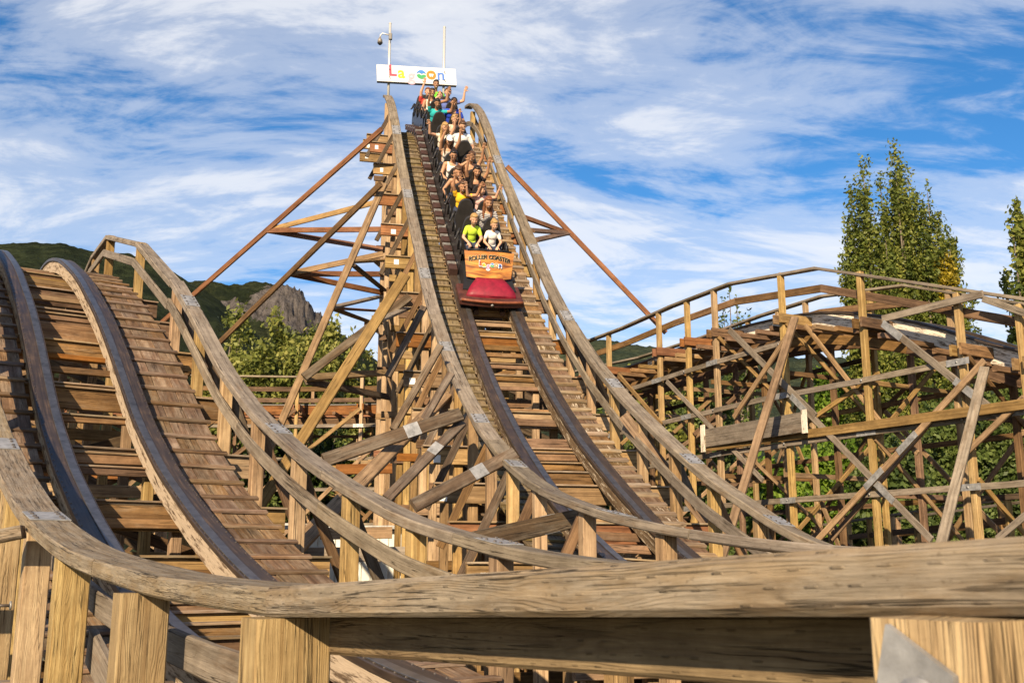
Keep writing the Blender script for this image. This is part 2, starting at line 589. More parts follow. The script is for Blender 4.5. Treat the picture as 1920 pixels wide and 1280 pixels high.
# ------------------------------------------------------------------ coaster structure builders
def walkway(tr, T, s0, s1, o0, o1, lanes, step, dz, pm, cm, cleat_w=.07, cleat_t=.028, over=.02):
    """plank rows that follow the slope, each row closed by a cleat"""
    s = s0
    wl = (o1 - o0) / lanes
    while s < s1:
        ds = step / sqrt(1 + tr.slope(s) ** 2)
        for k in range(lanes):
            o = o0 + wl * (k + .5)
            j = random.uniform(-.006, .006)
            tr.sweep('plank', s + .004, s + ds - .004, 9, o, dz, wl - .008, .035, pm if not isinstance(pm, list) else pick(pm), T, ch=.004, off=j - .0175)
        fr = tr.frames([s], (o0 + o1) / 2, dz)[0]
        p, r, up = fr
        e0, e1 = (o1 - o0) / 2 + random.uniform(0, over), (o1 - o0) / 2 + random.uniform(0, over * 2)
        beam('cleat', p - r * e0 + up * .02, p + r * e1 + up * .02, cleat_w, cleat_t, cm, T, side=up.cross(r), ch=.004)
        s += ds


def ties(tr, T, s0, s1, step, o, tall_every=2):
    s, k = s0, 0
    while s < s1:
        ds = step / sqrt(1 + tr.slope(s) ** 2)
        tall = random.random() < .36
        if random.random() < .16:
            s += ds
            continue
        h = random.uniform(.19, .27) if tall else random.uniform(.065, .11)
        m = M['orange'] if random.random() < (.22 if tall else .04) else (M['tie'] if random.random() < .75 else M['tan'])
        z = -.265 - h / 2 - random.uniform(0, .07)
        a, b = tr.pt(s, -o, z), tr.pt(s, o, z)
        beam('tie', a, b, .09 if not tall else .07, h, m, T, side=tr.pt(s + .1, 0) - tr.pt(s - .1, 0) - V((0, 0, (tr.pt(s + .1, 0) - tr.pt(s - .1, 0)).z)), ch=.007, jit=.012)
        if random.random() < .4:
            beam('tie_cap', a + V((0, 0, h / 2 + .012)), b + V((0, 0, h / 2 + .012)), .15, .022, M['pale_cleat'], T, side=tr.c(s).cross(V((0, 0, 1))), ch=.004)
        s += ds


def bent(tr, T, s, lo, ro, ext_l, ext_r, inner=(-.62, .62), ground=GZ, knee_l=True, knee_r=True, girts=2.1, xbr=True, led_h=.25, pw=.13, pd=.12,
         plate=False, post_l=True, post_r=True, ledmat=None, kneemat=None, led_dz=-.52, pmat=('post', 'post', 'tan')):
    c = tr.c(s)
    cf = V((c.x, c.y, 0)).normalized()
    tt = V((-cf.y, cf.x, 0))
    top = tr.drop - .045
    zl, zr = tr.pt(s, lo, top), tr.pt(s, ro, top)
    if post_l:
        beam('post', V((zl.x, zl.y, ground)), zl, pw, pd, pick(pmat), T, side=cf, ch=.008, jit=.006)
    if post_r:
        beam('post', V((zr.x, zr.y, ground)), zr, pw, pd, pick(pmat), T, side=cf, ch=.008, jit=.006)
    lz = tr.pt(s, 0, led_dz)
    for o in inner:
        p = tr.pt(s, o, led_dz - .1)
        beam('post', V((p.x, p.y, ground)), p, .115, .12, pick(['tan', 'post', 'post', 'tan']), T, side=cf, ch=.008, jit=.01)
    # main ledger, set on the camera side of the posts
    q = lz - tt * .11
    a, b = q + cf * (lo - ext_l), q + cf * (ro + ext_r)
    beam('ledger', a, b, .07, led_h, ledmat or pick(['tan', 'tie', 'tan', 'post']), T, side=tt, ch=.007, jit=.006)
    beam('ledger_cap', a + V((0, 0, led_h / 2 + .013)), b + V((0, 0, led_h / 2 + .013)), .16, .024, M['pale_cleat'], T, side=tt, ch=.004)
    if plate:
        w = random.uniform(.075, .11)
        x = a + cf * random.uniform(.1, .3) - tt * .040 + V((0, 0, random.uniform(-.05, .03)))
        beam('tag_plate', x - cf * w / 2, x + cf * w / 2, .006, .11, M['white'], T, side=tt, ch=.001)
    if knee_l:
        beam('knee_brace', zl - V((0, 0, .03)) + tt * .1, zl + cf * (-.62) + V((0, 0, -1.35)) + tt * .1, .05, .10, kneemat or pick(['dark', 'dark', 'brown']), T, side=tt, ch=.006, jit=.01)  # mostly dark timber, so the shaded brace face is in the colour
    if knee_r:
        beam('knee_brace', zr - V((0, 0, .03)) + tt * .1, zr + cf * .55 + V((0, 0, -1.25)) + tt * .1, .05, .10, kneemat or pick(['dark', 'dark', 'brown']), T, side=tt, ch=.006, jit=.01)
    # girts and X bracing below
    z = lz.z - 1.1
    prev = lz.z - .15
    base = V((lz.x, lz.y, 0))
    k = 0
    while z > ground + .5 and girts:
        e = random.uniform(.1, .35)
        q = base + V((0, 0, z)) - tt * .10
        beam('girt', q + cf * (lo - e), q + cf * (ro + e * .6), .05, .15, pick(['tan', 'brown', 'orange', 'tie', 'post']), T, side=tt, ch=.006, jit=.01)
        if xbr:
            q0, q1 = base + V((0, 0, prev)), base + V((0, 0, z))
            d = tt * .11
            beam('cross_brace', q0 + cf * lo + d, q1 + cf * ro + d, .045, .13, pick(['dark', 'brown', 'tan']), T, side=tt, ch=.006)
            if k % 2 == 0:
                beam('cross_brace', q0 + cf * ro + d * 1.5, q1 + cf * lo + d * 1.5, .045, .13, pick(['dark', 'brown', 'tan']), T, side=tt, ch=.006)
        prev = z
        z -= girts
        k += 1


# ------------------------------------------------------------------ LEFT TRACK: hill at left, dip in front of the camera
TH1 = radians(33)
P1 = (-3.6, 10.0)


def plan1(s):
    return (P1[0] - s * sin(TH1), P1[1] + s * cos(TH1)), TH1


hz1 = interp_smooth([-22, -8, -6.5, -5.5, -4.65, -3.97, -2.97, -1.69, -.62, .72, 1.99, 3.55, 4.6, 6.3, 7.1, 8.3, 9.4, 10.2, 11.2, 12.3, 14, 17],
                    [-.06, -.06, -.04, .02, .09, .19, .36, .72, 1.09, 1.64, 2.32, 3.40, 4.08, 5.0, 5.36, 5.84, 6.12, 6.15, 5.95, 5.5, 4.5, 2.6], .7)
T1 = Track(plan1, hz1)
LT = thing('coaster_track', 'weathered wooden coaster track humping at the left and dipping behind the nearest handrail', 'coaster track', (P1[0], P1[1], GZ))
# children are built in world space; keep their transforms with an identity empty
LT.location = (0, 0, 0)

build_rails(T1, LT, -14, 16)
# far (right hand) handrail with mid rail
handrail(T1, LT, -16, 4.6, 1.45, .64, .21, .085, M['rail_grey'], 2.45, plates=(-9.2, -4.2, .15, 3.85), step=.16)
for s0, s1 in ((4.6, 7.0), (7.0, 9.5), (9.5, 10.75), (10.75, 12.0), (12.0, 13.6)):      # cut straight between the posts over the crest
    for o, dz, w, h, nm in ((1.45, .64, .21, .085, 'handrail'), (1.345, .33, .042, .135, 'mid_rail')):
        T1.sweep(nm, s0, s1 - .005, 9, o, dz - .04, w, h, M['rail_grey'], LT, ch=.01)
handrail(T1, LT, -16, 4.6, 1.345, .33, .042, .135, M['rail_grey'], 2.45, name='mid_rail', step=.2)
# near (left hand) handrail: heavy double plank
handrail(T1, LT, -7.6, 13, -1.3, .64, .25, .076, M['near_rail'], 2.2, plates=(-3.35, -.95, 2.4), step=.12)
beam('handrail', T1.pt(-7.604, -1.3, .64), T1.pt(-12, -1.3, .82), .25, .078, M['near_rail'], LT, side=(cos(TH1), sin(TH1), 0), ch=.01)
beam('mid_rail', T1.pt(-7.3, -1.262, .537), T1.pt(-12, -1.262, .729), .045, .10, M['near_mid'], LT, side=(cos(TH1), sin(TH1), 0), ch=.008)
handrail(T1, LT, -7.4, 13, -1.17, .36, .045, .135, M['rail_grey'], 3.0, name='mid_rail', step=.3)
walkway(T1, LT, -8.5, 12.5, .66, 1.36, 3, .42, -.20, [  'plank'], M['plank'])
walkway(T1, LT, -6.5, 11, -1.2, -.66, 2, .42, -.20, ['plank'], M['plank'])
ties(T1, LT, -9.5, 13.5, .43, .78)
for k in range(-11, 11):
    s = .75 + 1.25 * k
    bent(T1, LT, s, -1.3, 1.45 if abs(s - 5.75) > .1 and abs(s - 8.25) > .1 else 1.449, .25, .30, knee_l=False, knee_r=(s > -3 and s < 5), post_l=False, post_r=abs(s - 5.75) > .1 and abs(s - 8.25) > .1, xbr=True, plate=False, girts=1.6, pw=.135, pd=.12)
NEARP = [(-11.2, .2), (-9.67, .24), (-7.64, .205), (-6.13, .185), (-4.42, .165), (-3.3, .15), (-2.2, .15), (-.9, .18), (.35, .15), (1.6, .15), (2.85, .15), (4.1, .15), (5.35, .15), (6.6, .15), (7.85, .15), (9.1, .15)]
cf1 = V((cos(TH1), sin(TH1), 0))
tt1 = V((-sin(TH1), cos(TH1), 0))
for s, w in NEARP:
    p = T1.pt(s, -1.38 if s < -5 else -1.32, .60 if s > -8 else .602 + .041 * (-7.6 - s))
    beam('post', V((p.x, p.y, GZ)), p, w, .13, M['near_post'], LT, side=cf1, ch=.006, jit=.004)
# doubled boards at the bottom left
for s, w, dz in ((-2.7, .12, .45), (-1.5, .12, .45)):
    p = T1.pt(s, -1.40, dz)
    beam('post', V((p.x, p.y, GZ)), p, w, .06, M['near_post'], LT, side=cf1, ch=.006)
# stub rail that meets the near handrail from the left
a = T1.pt(-3.55, -1.45, .615)
beam('handrail', a, a + V((-1.1, -.25, -.25)), .13, .075, M['near_rail'], LT, ch=.008)
# lower slanted board between the near posts
beam('brace', T1.pt(-4.3, -1.17, .12), T1.pt(-6.4, -1.17, -.34), .045, .19, M['rail_grey'], LT, side=cf1, ch=.008)
# threaded rods that stick out of the near posts
for s, dz in ((-3.2, .12), (-4.42, -.14), (-2.2, .33), (-2.15, -.1), (-7.49, -.42)):
    p = T1.pt(s, -1.43, dz)
    tube('bolt', [p, p - cf1 * .09], .009, M['bolt'], LT, 8)
    tube('washer', [p + cf1 * .004, p - cf1 * .006], .026, M['galv'], LT, 12)
# galvanised bracket on the nearest post
Mb = Matrix.Translation(T1.pt(-9.665, -1.5025, .645)) @ Matrix(((-tt1.x, 0, -cf1.x), (-tt1.y, 0, -cf1.y), (0, 1, 0))).to_4x4()
br = poly_prism('bracket', [(-.048, -.09), (.045, -.09), (.043, -.008), (-.030, .037), (-.044, -.015)], .009, M['galv'], LT, Mb)
tube('bolt', [Mb @ V((.005, -.035, .0)), Mb @ V((.005, -.035, .045))], .016, M['galv'], br, 6)
tube('washer', [Mb @ V((.005, -.035, .006)), Mb @ V((.005, -.035, .016))], .024, M['galv'], br, 14)

# ------------------------------------------------------------------ MAIN DROP
TH2 = radians(13)
P2 = (-.3, 19.0)
_xs, _ths = [], []
ds = .05
pos = [P2[0] + 7.5 * sin(TH2), P2[1] - 7.5 * cos(TH2)]
lowS, lowP, lowT = [-7.5], [tuple(pos)], [TH2]
th = TH2
s_ = -7.5
while s_ > -24:
    s_ -= ds
    th = TH2 + radians(34) * min(1, max(0, (-8.0 - s_) / 7.0))
    pos = [pos[0] + ds * sin(th), pos[1] - ds * cos(th)]
    lowS.append(s_)
    lowP.append(tuple(pos))
    lowT.append(th)
lowS = np.array(lowS[::-1])
lowP = np.array(lowP[::-1])
lowT = np.array(lowT[::-1])


def plan2(s):
    if s >= -7.5:
        return (P2[0] - s * sin(TH2), P2[1] + s * cos(TH2)), TH2
    return (float(np.interp(s, lowS, lowP[:, 0])), float(np.interp(s, lowS, lowP[:, 1]))), float(np.interp(s, lowS, lowT))


hz2 = interp_smooth([-24, -16, -13, -12, -11, -10, -9, -8, -6.9, -5.4, -3.9, -2.4, -1, .4, 1.8, 3.3, 5, 6.5, 7.5, 8.5, 9.3, 10.2, 11, 12, 14, 18],
                    [-.15, -.15, -.11, -.04, .08, .24, .46, .76, 1.12, 1.75, 2.48, 3.35, 4.3, 5.4, 6.7, 8.05, 9.65, 11.2, 12.05, 12.66, 12.94, 13.08, 13.12, 13.08, 12.8, 11.4], .7)
T2 = Track(plan2, hz2, bank=lambda s: .13 * min(1, max(0, (-5.2 - s) / 4.0)))
MT = thing('coaster_drop', 'tall weathered wooden coaster drop carrying the train down the middle', 'coaster track')
build_rails(T2, MT, -15, 15, side_mat=M['rail_side_brown'])
crest_dz = lambda s: .64 + .22 * min(1, max(0, (s - 5.5) / 3.0))
handrail(T2, MT, -16, 8.75, -1.3, crest_dz, .22, .075, M['rail_grey'], 2.5, plates=(-9.9, -7.15, -5.05, -2.2, .45, 3.35, 6.05), step=.16)
handrail(T2, MT, -16, 9.35, 1.15, crest_dz, .22, .085, M['rail_grey'], 2.5, plates=(-8.6, -6.35, -3.4, -.8, 1.5, 5.2), step=.16)
handrail(T2, MT, -16, 9.3, 1.04, .28, .042, .135, M['rail_grey'], 2.5, name='mid_rail', step=.2)
walkway(T2, MT, -12, 10.5, -1.17, -.64, 1, .27, -.20, ['mossy'], M['mossy'], cleat_w=.05, cleat_t=.03, over=.0)
walkway(T2, MT, -11, 10, .64, 1.07, 1, .33, -.20, ['tie', 'peel_step', 'plank', 'peel_step'], M['pale_cleat'], cleat_w=.10, cleat_t=.035, over=.01)
ties(T2, MT, -12, 10, .42, .74)
for k in range(-10, 10):
    s = .2 + 1.2 * k
    bent(T2, MT, s, -1.3, 1.15, .55 if s > -9 else .2, .45, knee_l=(-9.5 < s < 8.5), knee_r=s < 9, plate=(k % 3 != 1), girts=2.0, post_l=s < 9, post_r=s < 9.3,
         inner=(-1.0, -.72, -.4, .5), ledmat=pick(['tan', 'tie', 'post', 'tan', 'orange']), pw=.13, pmat=('post', 'post', 'tan'))
tt2 = V((-sin(TH2), cos(TH2), 0))
cf2 = V((cos(TH2), sin(TH2), 0))


def mainpt(px, py, o):
    """point of the vertical plane at offset o of the main drop seen at a pixel"""
    a, b, u = ray(px, py)
    q = (P2[0] + o * cos(TH2), P2[1] + o * sin(TH2))
    det = a * (-tt2.y) + tt2.x * b
    lam = (q[0] * (-tt2.y) + tt2.x * q[1]) / det
    return V((lam * a, lam * b, lam * u))


# long raking struts on the left, each with its tie boards back to the tower
def raker(T, top, mid_px, mid_d, struts, mat, w=.13, dark='brown', foot=True, cross=None, mid2=None):
    a = top
    b = at(*mid_px, mid_d)
    d = b - a
    k = (GZ - a.z) / d.z
    sd = V((0, 1, 0)) if cross is None else cross
    beam('raker', a, a + d * k, .075, w, mat, T, side=sd, ch=.008)
    for (px, py, o, m) in struts:
        beam('strut', b if mid2 is None else mid2, mainpt(px, py, o) - tt2 * .0, .05, .13, M[m], T, side=sd, ch=.006)


raker(MT, mainpt(716, 242, -1.75), (500, 432), 25.4, [(718, 376, -1.6, 'tan'), (718, 430, -1.6, 'orange'), (718, 468, -1.5, 'orange')], M['orange'], .12)
raker(MT, mainpt(714, 345, -2.05), (543, 513), 22.6, [(718, 476, -1.7, 'tan'), (718, 514, -1.6, 'orange'), (718, 549, -1.5, 'orange')], M['brown'], .12)
top3 = mainpt(720, 345, -1.95)
raker(MT, top3, (620, 577), 19.9, [(712, 556, -1.6, 'rail_grey'), (712, 583, -1.5, 'orange'), (700, 606, -1.5, 'brown')], M['tan'], .14)
b3 = at(656, 491, 20.6)
beam('strut', b3, mainpt(722, 488, -1.5), .05, .14, M['tan'], MT, side=(0, 1, 0))
beam('strut', b3 + V((.05, .06, -.04)), mainpt(722, 545, -1.4), .05, .14, M['dark'], MT, side=(0, 1, 0))
b4 = at(570, 707, 18.8)
beam('strut', b4, mainpt(768, 556, -1.5), .06, .16, M['dark'], MT, side=(0, 1, 0))
beam('strut', b4 + V((0, .07, 0)), mainpt(728, 698, -1.5), .05, .16, M['post'], MT, side=(0, 1, 0))
beam('strut', b4 + V((0, .14, -.04)), mainpt(728, 744, -1.4), .05, .16, M['dark'], MT, side=(0, 1, 0))
top5 = mainpt(760, 515, -2.0)
raker(MT, top5, (640, 705), 15.9, [], M['tan'], .17)
beam('strut', at(702, 604, 16.3), mainpt(766, 577, -1.4), .05, .14, M['rail_grey'], MT, side=(0, 1, 0))
raker(MT, mainpt(838, 738, -1.45), (735, 843), 13.2, [], M['tan'], .17)
for (x0, y0, x1, y1, d0, d1, m, w) in ((864, 776, 607, 863, 13.4, 12.6, 'dark', .17), (866, 792, 725, 935, 13.5, 12.5, 'dark', .13), (965, 850, 775, 948, 12.1, 11.2, 'dark', .15),
                                       (1105, 966, 890, 1014, 10.2, 9.2, 'dark', .17), (826, 648, 737, 805, 15.6, 15.2, 'dark', .11), (846, 700, 772, 826, 14.6, 14.2, 'dark', .11),
                                       (795, 575, 727, 706, 17.2, 16.9, 'dark', .11)):
    a, b = at(x0, y0, d0), at(x1, y1, d1)
    t = beam('brace', a, b, .06, w, M[m], MT, side=(.2, 1, 0), ch=.007)
    if w > .12:
        e = (b - a).normalized()
        for fr_ in (.36,):
            q = a + (b - a) * fr_ - V((.05, .2, 0)).normalized() * .04
            beam('gusset_plate', q - e * .10, q + e * .10, .006, w * 1.02, M['galv'], t, side=(.2, 1, 0), ch=.001)
# horizontals that cross below the tower to the left
for (x0, x1, y, d, m) in ((600, 735, 1000, 13.5, 'tan'), (630, 735, 880, 15.5, 'orange'), (560, 760, 1040, 10.8, 'rail_grey')):
    beam('girt', at(x0, y, d), at(x1, y - 2, d + .2), .05, .15, M[m], MT, side=(0, 1, 0))
# right-hand rakers
a = mainpt(950, 312, 1.45)
b = at(1065, 437, 24.8)
e = at(1240, 615, 26.0)
beam('raker', a, b + (e - b) * 1.05, .07, .12, M['orange'], MT, side=(0, 1, 0))
for (px, py, m) in ((985, 408, 'orange'), (998, 432, 'brown'), (1005, 450, 'brown')):
    beam('strut', b, mainpt(px, py, 1.3), .05, .13, M[m], MT, side=(0, 1, 0))
for (px, py, qx, qy, d0, d1) in ((1170, 780, 1330, 985, 15.0, 13.6),):
    beam('raker', at(px, py, d0), at(qx, qy, d1), .06, .16, M['tan'], MT, side=(.2, 1, 0))

# ------------------------------------------------------------------ TRESTLE: turnaround at right that runs on behind the drop
key = np.array([(10.1, 13.4), (9.0, 15.2), (7.94, 17.0), (6.88, 18.8), (5.83, 20.6), (4.79, 22.6), (3.83, 24.9), (2.78, 27.5), (1.2, 30.2), (-1.2, 32.4), (-4.2, 33.6), (-7.5, 33.9), (-11, 33.5), (-15, 32.2)])
hzk = np.array([3.0, 3.75, 4.42, 5.35, 5.95, 6.15, 6.2, 6.2, 6.15, 6.1, 6.1, 6.1, 6.1, 6.1])


def catmull(P, n=24):
    out = []
    for i in range(len(P) - 1):
        p0, p1, p2, p3 = P[max(i - 1, 0)], P[i], P[i + 1], P[min(i + 2, len(P) - 1)]
        for k in range(n):
            t = k / n
            out.append(.5 * ((2 * p1) + (-p0 + p2) * t + (2 * p0 - 5 * p1 + 4 * p2 - p3) * t * t + (-p0 + 3 * p1 - 3 * p2 + p3) * t ** 3))
    out.append(P[-1])
    return np.array(out)


cr = catmull(np.column_stack([key, hzk]))
cs = np.concatenate([[0], np.cumsum(np.hypot(np.diff(cr[:, 0]), np.diff(cr[:, 1])))])
cth = np.unwrap(np.arctan2(-np.gradient(cr[:, 0], cs), np.gradient(cr[:, 1], cs)))


def plan3(s):
    return (float(np.interp(s, cs, cr[:, 0])), float(np.interp(s, cs, cr[:, 1]))), float(np.interp(s, cs, cth))


T3 = Track(plan3, lambda s: float(np.interp(s, cs, cr[:, 2])), drop=.80)
TT = thing('coaster_trestle', 'wooden turnaround trestle with open posts and crossed braces at the right', 'trestle')
SE = cs[-1]


def s_at_px(px):
    ss = np.linspace(0, SE, 1500)
    q = np.array([plan3(x)[0] for x in ss])
    pp = 960 + 1995 * q[:, 0] / q[:, 1]
    return float(ss[np.argmin(abs(pp - px))])


W3 = 2.6


def tpt(s, o, z):
    (x, y), th_ = plan3(s)
    return V((x + o * cos(th_), y + o * sin(th_), z))


# rails (o centre at W3/2)
for sd in (-1, 1):
    o = W3 / 2 + sd * .5
    sx = s_at_px(1180)
    T3.sweep('track_rail', sx, SE, .4, o, 0, .19, .30, M['orange'], TT, off=-.205)
    r = T3.sweep('track_rail', 0, sx - .01, .4, o, 0, .19, .30, M['white_plank'], TT, off=-.205)
    T3.sweep('rail_cap', 0, SE, .4, o, 0, .25, .05, M['rail_top'], r, off=-.0285)
    T3.sweep('steel_strip', 0, SE, .4, o - sd * .045, 0, .10, .012, M['steel'], r, off=.003)
handrail(T3, TT, 0, SE, 0, .80, .16, .06, M['rail_grey'], 2.6, step=2.2)
handrail(T3, TT, 0, SE, .10, .40, .045, .16, M['brown'], 2.6, name='mid_rail', step=2.2)
handrail(T3, TT, 0, SE, W3, .80, .16, .06, M['rail_grey'], 2.6, step=2.2)
handrail(T3, TT, 0, SE, W3 - .1, .40, .045, .16, M['brown'], 2.6, name='mid_rail', step=2.2)
# stringers under the deck and deck joist ends
for o in (W3 / 2 - .5, W3 / 2 + .5):
    handrail(T3, TT, 0, SE, o, -.58, .09, .20, M['brown'], 3.2, name='stringer', step=.8)
handrail(T3, TT, 0, SE, W3 - .28, -.22, .30, .045, M['plank'], 2.4, name='walk_board', step=.8)
s = .3
while s < SE:
    a, b = T3.pt(s, .02 + random.uniform(-.1, .1), -.40), T3.pt(s, W3 - .02, -.40)
    beam('joist', a, b, .10, .10, pick(['brown', 'tan', 'tie', 'tie']), TT, ch=.007)
    s += .55
PX = [1962, 1840, 1650, 1494, 1360, 1305, 1250, 1150, 1096]
SP = [s_at_px(p) for p in PX]
s = SP[-1] + 2.2
while s < SE:
    SP.append(s)
    s += 2.15
LV = [4.45, 3.38, 2.40, 1.27, .15]
for i, s in enumerate(SP):
    th_ = plan3(s)[1]
    cf = V((cos(th_), sin(th_), 0))
    tt = V((-sin(th_), cos(th_), 0))
    top = T3.hz(s) - .03
    beam('post', tpt(s, 0, GZ), tpt(s, 0, top), .115, .11, M['post'], TT, side=cf, ch=.008, jit=.012)
    beam('post', tpt(s, W3, GZ), tpt(s, W3, top), .11, .11, pick(['tan', 'post', 'tan']), TT, side=cf, ch=.008, jit=.012)
    beam('post', tpt(s, W3 * .5, GZ), tpt(s, W3 * .5, top - 1.5), .11, .11, pick(['tan', 'brown']), TT, side=cf, ch=.008, jit=.02)
    # ledger pair with an orange end block
    for d_ in (-.095, .095):
        a = tpt(s, -.16, top - 1.0) + tt * d_
        beam('ledger', a, a + cf * (W3 + .35), .05, .20, (M['orange'] if i >= 5 else pick(['tan', 'tie'])), TT, side=tt, ch=.007)
    for z_ in LV:
        if z_ < top - 1.1 and i < 9:
            q = tpt(s, -.128, z_)
            tube('bolt', [q + tt * .02, q + tt * .02 - cf * .02], .022, M['galv'], TT, 8)
    # bracing across the bent
    z0 = top - 1.1
    while z0 > GZ + 1.2:
        z1 = z0 - 2.1
        sg = random.random() < .5
        a, b = (0, W3) if sg else (W3, 0)
        beam('cross_brace', tpt(s, a, z0) - tt * .1, tpt(s, b, max(z1, GZ)) - tt * .1, .04, .09, pick(['brown', 'tan', 'tan']), TT, side=tt, ch=.006)
        beam('girt', tpt(s, -.1, z0 - 1.0) + tt * .09, tpt(s, W3 + .1, z0 - 1.0) + tt * .09, .04, .10, pick(['brown', 'tan']), TT, side=tt, ch=.006)
        z0 = z1
# level girts along both faces, in board lengths, with steel splice plates
for o, mm in ((-.10, 'rail_grey'), (W3 + .10, 'brown')):
    for li, z in enumerate(LV):
        s0 = SP[2] if (z > 4 and o < 1) else 0
        for i in range(len(SP) - 1):
            a, b = SP[i], SP[i + 1]
            if a < s0 - .01:
                continue
            if z > T3.hz(a) - 1.2:
                continue
            m = M[mm] if o < 1 else pick(['brown', 'tan', 'dark'])
            beam('girt', tpt(a, o, z), tpt(b, o, z), .05, .125, m, TT, side=tpt(b, 0, 0) - tpt(a, 0, 0), ch=.006) if False else \
                beam('girt', tpt(a, o, z) + V((0, 0, random.uniform(-.02, .02))), tpt(b, o, z), .045, .11, m, TT, ch=.006, jit=.006)
            if o < 0 and (i + li) % 2 == 0:
                th_ = plan3(a)[1]
                cf = V((cos(th_), sin(th_), 0))
                e = (tpt(b, o, z) - tpt(a, o, z)).normalized()
                q = tpt(a, o, z) - cf * .035
                beam('splice_plate', q - e * .22, q + e * .22, .008, .115, M['galv'], TT, side=cf, ch=.001)
# face bracing: explicit long diagonals on the near face, regular ones on the far face


def tface(px, py, off=-.16):
    """pixel -> near face of the trestle"""
    a, b, u = ray(px, py)
    best = None
    for s in np.linspace(0, 22, 700):
        p = tpt(s, off, 0)
        e = abs(p.x / p.y - a / b)
        if best is None or e < best[0]:
            best = (e, p)
    p = best[1]
    return V((p.x, p.y, u / b * p.y))


for (x0, y0, x1, y1, m, w, off) in ((1367, 618, 1530, 780, 'rail_grey', .15, -.17), (1482, 620, 1377, 782, 'tan', .13, -.20), (1488, 745, 1748, 1012, 'rail_grey', .14, -.17),
                                    (1663, 612, 1885, 786, 'rail_grey', .15, -.17), (1846, 676, 1530, 1014, 'tan', .14, -.22), (1655, 598, 1842, 551, 'rail_grey', .15, -.14),
                                    (1160, 702, 1240, 795, 'tan', .12, -.17), (1250, 715, 1430, 900, 'rail_grey', .12, -.17), (1510, 610, 1650, 790, 'tan', .10, .12),
                                    (1650, 700, 1500, 800, 'tan', .11, .12), (1660, 790, 1720, 850, 'tan', .10, .10), (1920, 745, 1800, 860, 'tan', .12, -.22),
                                    (1560, 1010, 1735, 800, 'tan', .12, .05), (1360, 780, 1245, 860, 'tan', .11, .1), (1845, 560, 1960, 600, 'rail_grey', .13, -.14),
                                    (1540, 940, 1580, 1040, 'tan', .10, .10), (1870, 1010, 1960, 935, 'rail_grey', .13, -.2)):
    a, b = tface(x0, y0, off), tface(x1, y1, off)
    t = beam('face_brace', a, b, .045, w * .86, M[m], TT, side=(cos(.49), sin(.49), 0), ch=.006)
    if (x0, y0) in ((1846, 676), (1488, 745), (1663, 612)):
        e = (b - a).normalized()
        for f_ in ((.42, .62) if x0 == 1846 else (.05, .7)):
            q = a + (b - a) * f_ - V((cos(.49), sin(.49), 0)) * .032
            beam('splice_plate', q - e * .26, q + e * .26, .006, w * .9, M['galv'], t, side=(cos(.49), sin(.49), 0), ch=.001)
for i in range(len(SP) - 1):
    a, b = SP[i], SP[i + 1]
    for j, (z0, z1) in enumerate(((5.0, 3.3), (3.3, 1.2), (1.2, -1.0), (-1.0, GZ))):
        if z0 > T3.hz(a) - 1.0:
            z0 = T3.hz(a) - 1.0
        for o in (W3 + .16,):
            if (i + j) % 2 == 0:
                beam('face_brace', tpt(a, o, z0), tpt(b, o, z1), .04, .10, pick(['brown', 'tan', 'tan']), TT, ch=.006)
            else:
                beam('face_brace', tpt(b, o, z0), tpt(a, o, z1), .04, .10, pick(['brown', 'tan', 'tan']), TT, ch=.006)
        if a > SP[8]:
            beam('face_brace', tpt(a, -.15, z0), tpt(b, -.15, z1), .045, .13, pick(['brown', 'tan']), TT, ch=.006)
# raking posts that lean out towards the viewer
for (x0, y0, d0, x1, y1, d1) in ((1490, 596, 20.2, 1386, 938, 18.6), (1846, 690, 16.6, 1764, 1022, 15.2)):
    a, b = at(x0, y0, d0), at(x1, y1, d1)
    beam('raker', a, b + (b - a) * .9, .08, .15, M['tan'] if x0 < 1600 else M['rail_grey'], TT, side=(.5, .85, 0), ch=.008)
# wide weathered board with white end boards
a, b = tface(1322, 822, -.30), tface(1512, 790, -.30)
wb = beam('wide_board', a, b, .06, .40, M['rail_grey'], TT, side=(cos(.45), sin(.45), 0), ch=.008)
for p, h in ((a, .60), (b, .46)):
    q = p - V((cos(.45), sin(.45), 0)) * .05
    beam('end_board', q - V((0, 0, h / 2)), q + V((0, 0, h / 2)),   .15, .03, M['white_plank'], wb, side=(-sin(.45), cos(.45), 0), ch=.004)
a, b = tface(1320, 840, -.27), tface(1960, 752, -.27)
beam('girt', a, b, .06, .17, M['tan'], TT, ch=.006)

# ------------------------------------------------------------------ LOW TRACK behind the trestle
LW = thing('low_track', 'low wooden track fence running in the shade behind the trestle', 'coaster track')
pa, pb_ = at(1440, 998, 37.0), at(1960, 925, 21.0)
n = 12
for k in range(n + 1):
    p = pa.lerp(pb_, k / n)
    beam('post', V((p.x, p.y, GZ)), p, .13, .12, pick(['tan', 'post']), LW, ch=.008)
    q = p + V((1.6, .5, .1))
    beam('post', V((q.x, q.y, GZ)), q, .13, .12, pick(['tan', 'brown']), LW, ch=.008)
    if k < n:
        p2 = pa.lerp(pb_, (k + 1) / n)
        for dz, h, m in ((0, .07, 'rail_grey'), (-.45, .14, 'brown'), (-.95, .24, 'dark')):
            beam('handrail' if dz == 0 else 'board', p + V((0, -.07, dz)), p2 + V((0, -.07, dz)), .05, h, M[m], LW, ch=.006)
            beam('handrail' if dz == 0 else 'board', p + V((1.6, .4, dz + .1)), p2 + V((1.6, .4, dz + .1)), .05, h, M[m], LW, ch=.006)

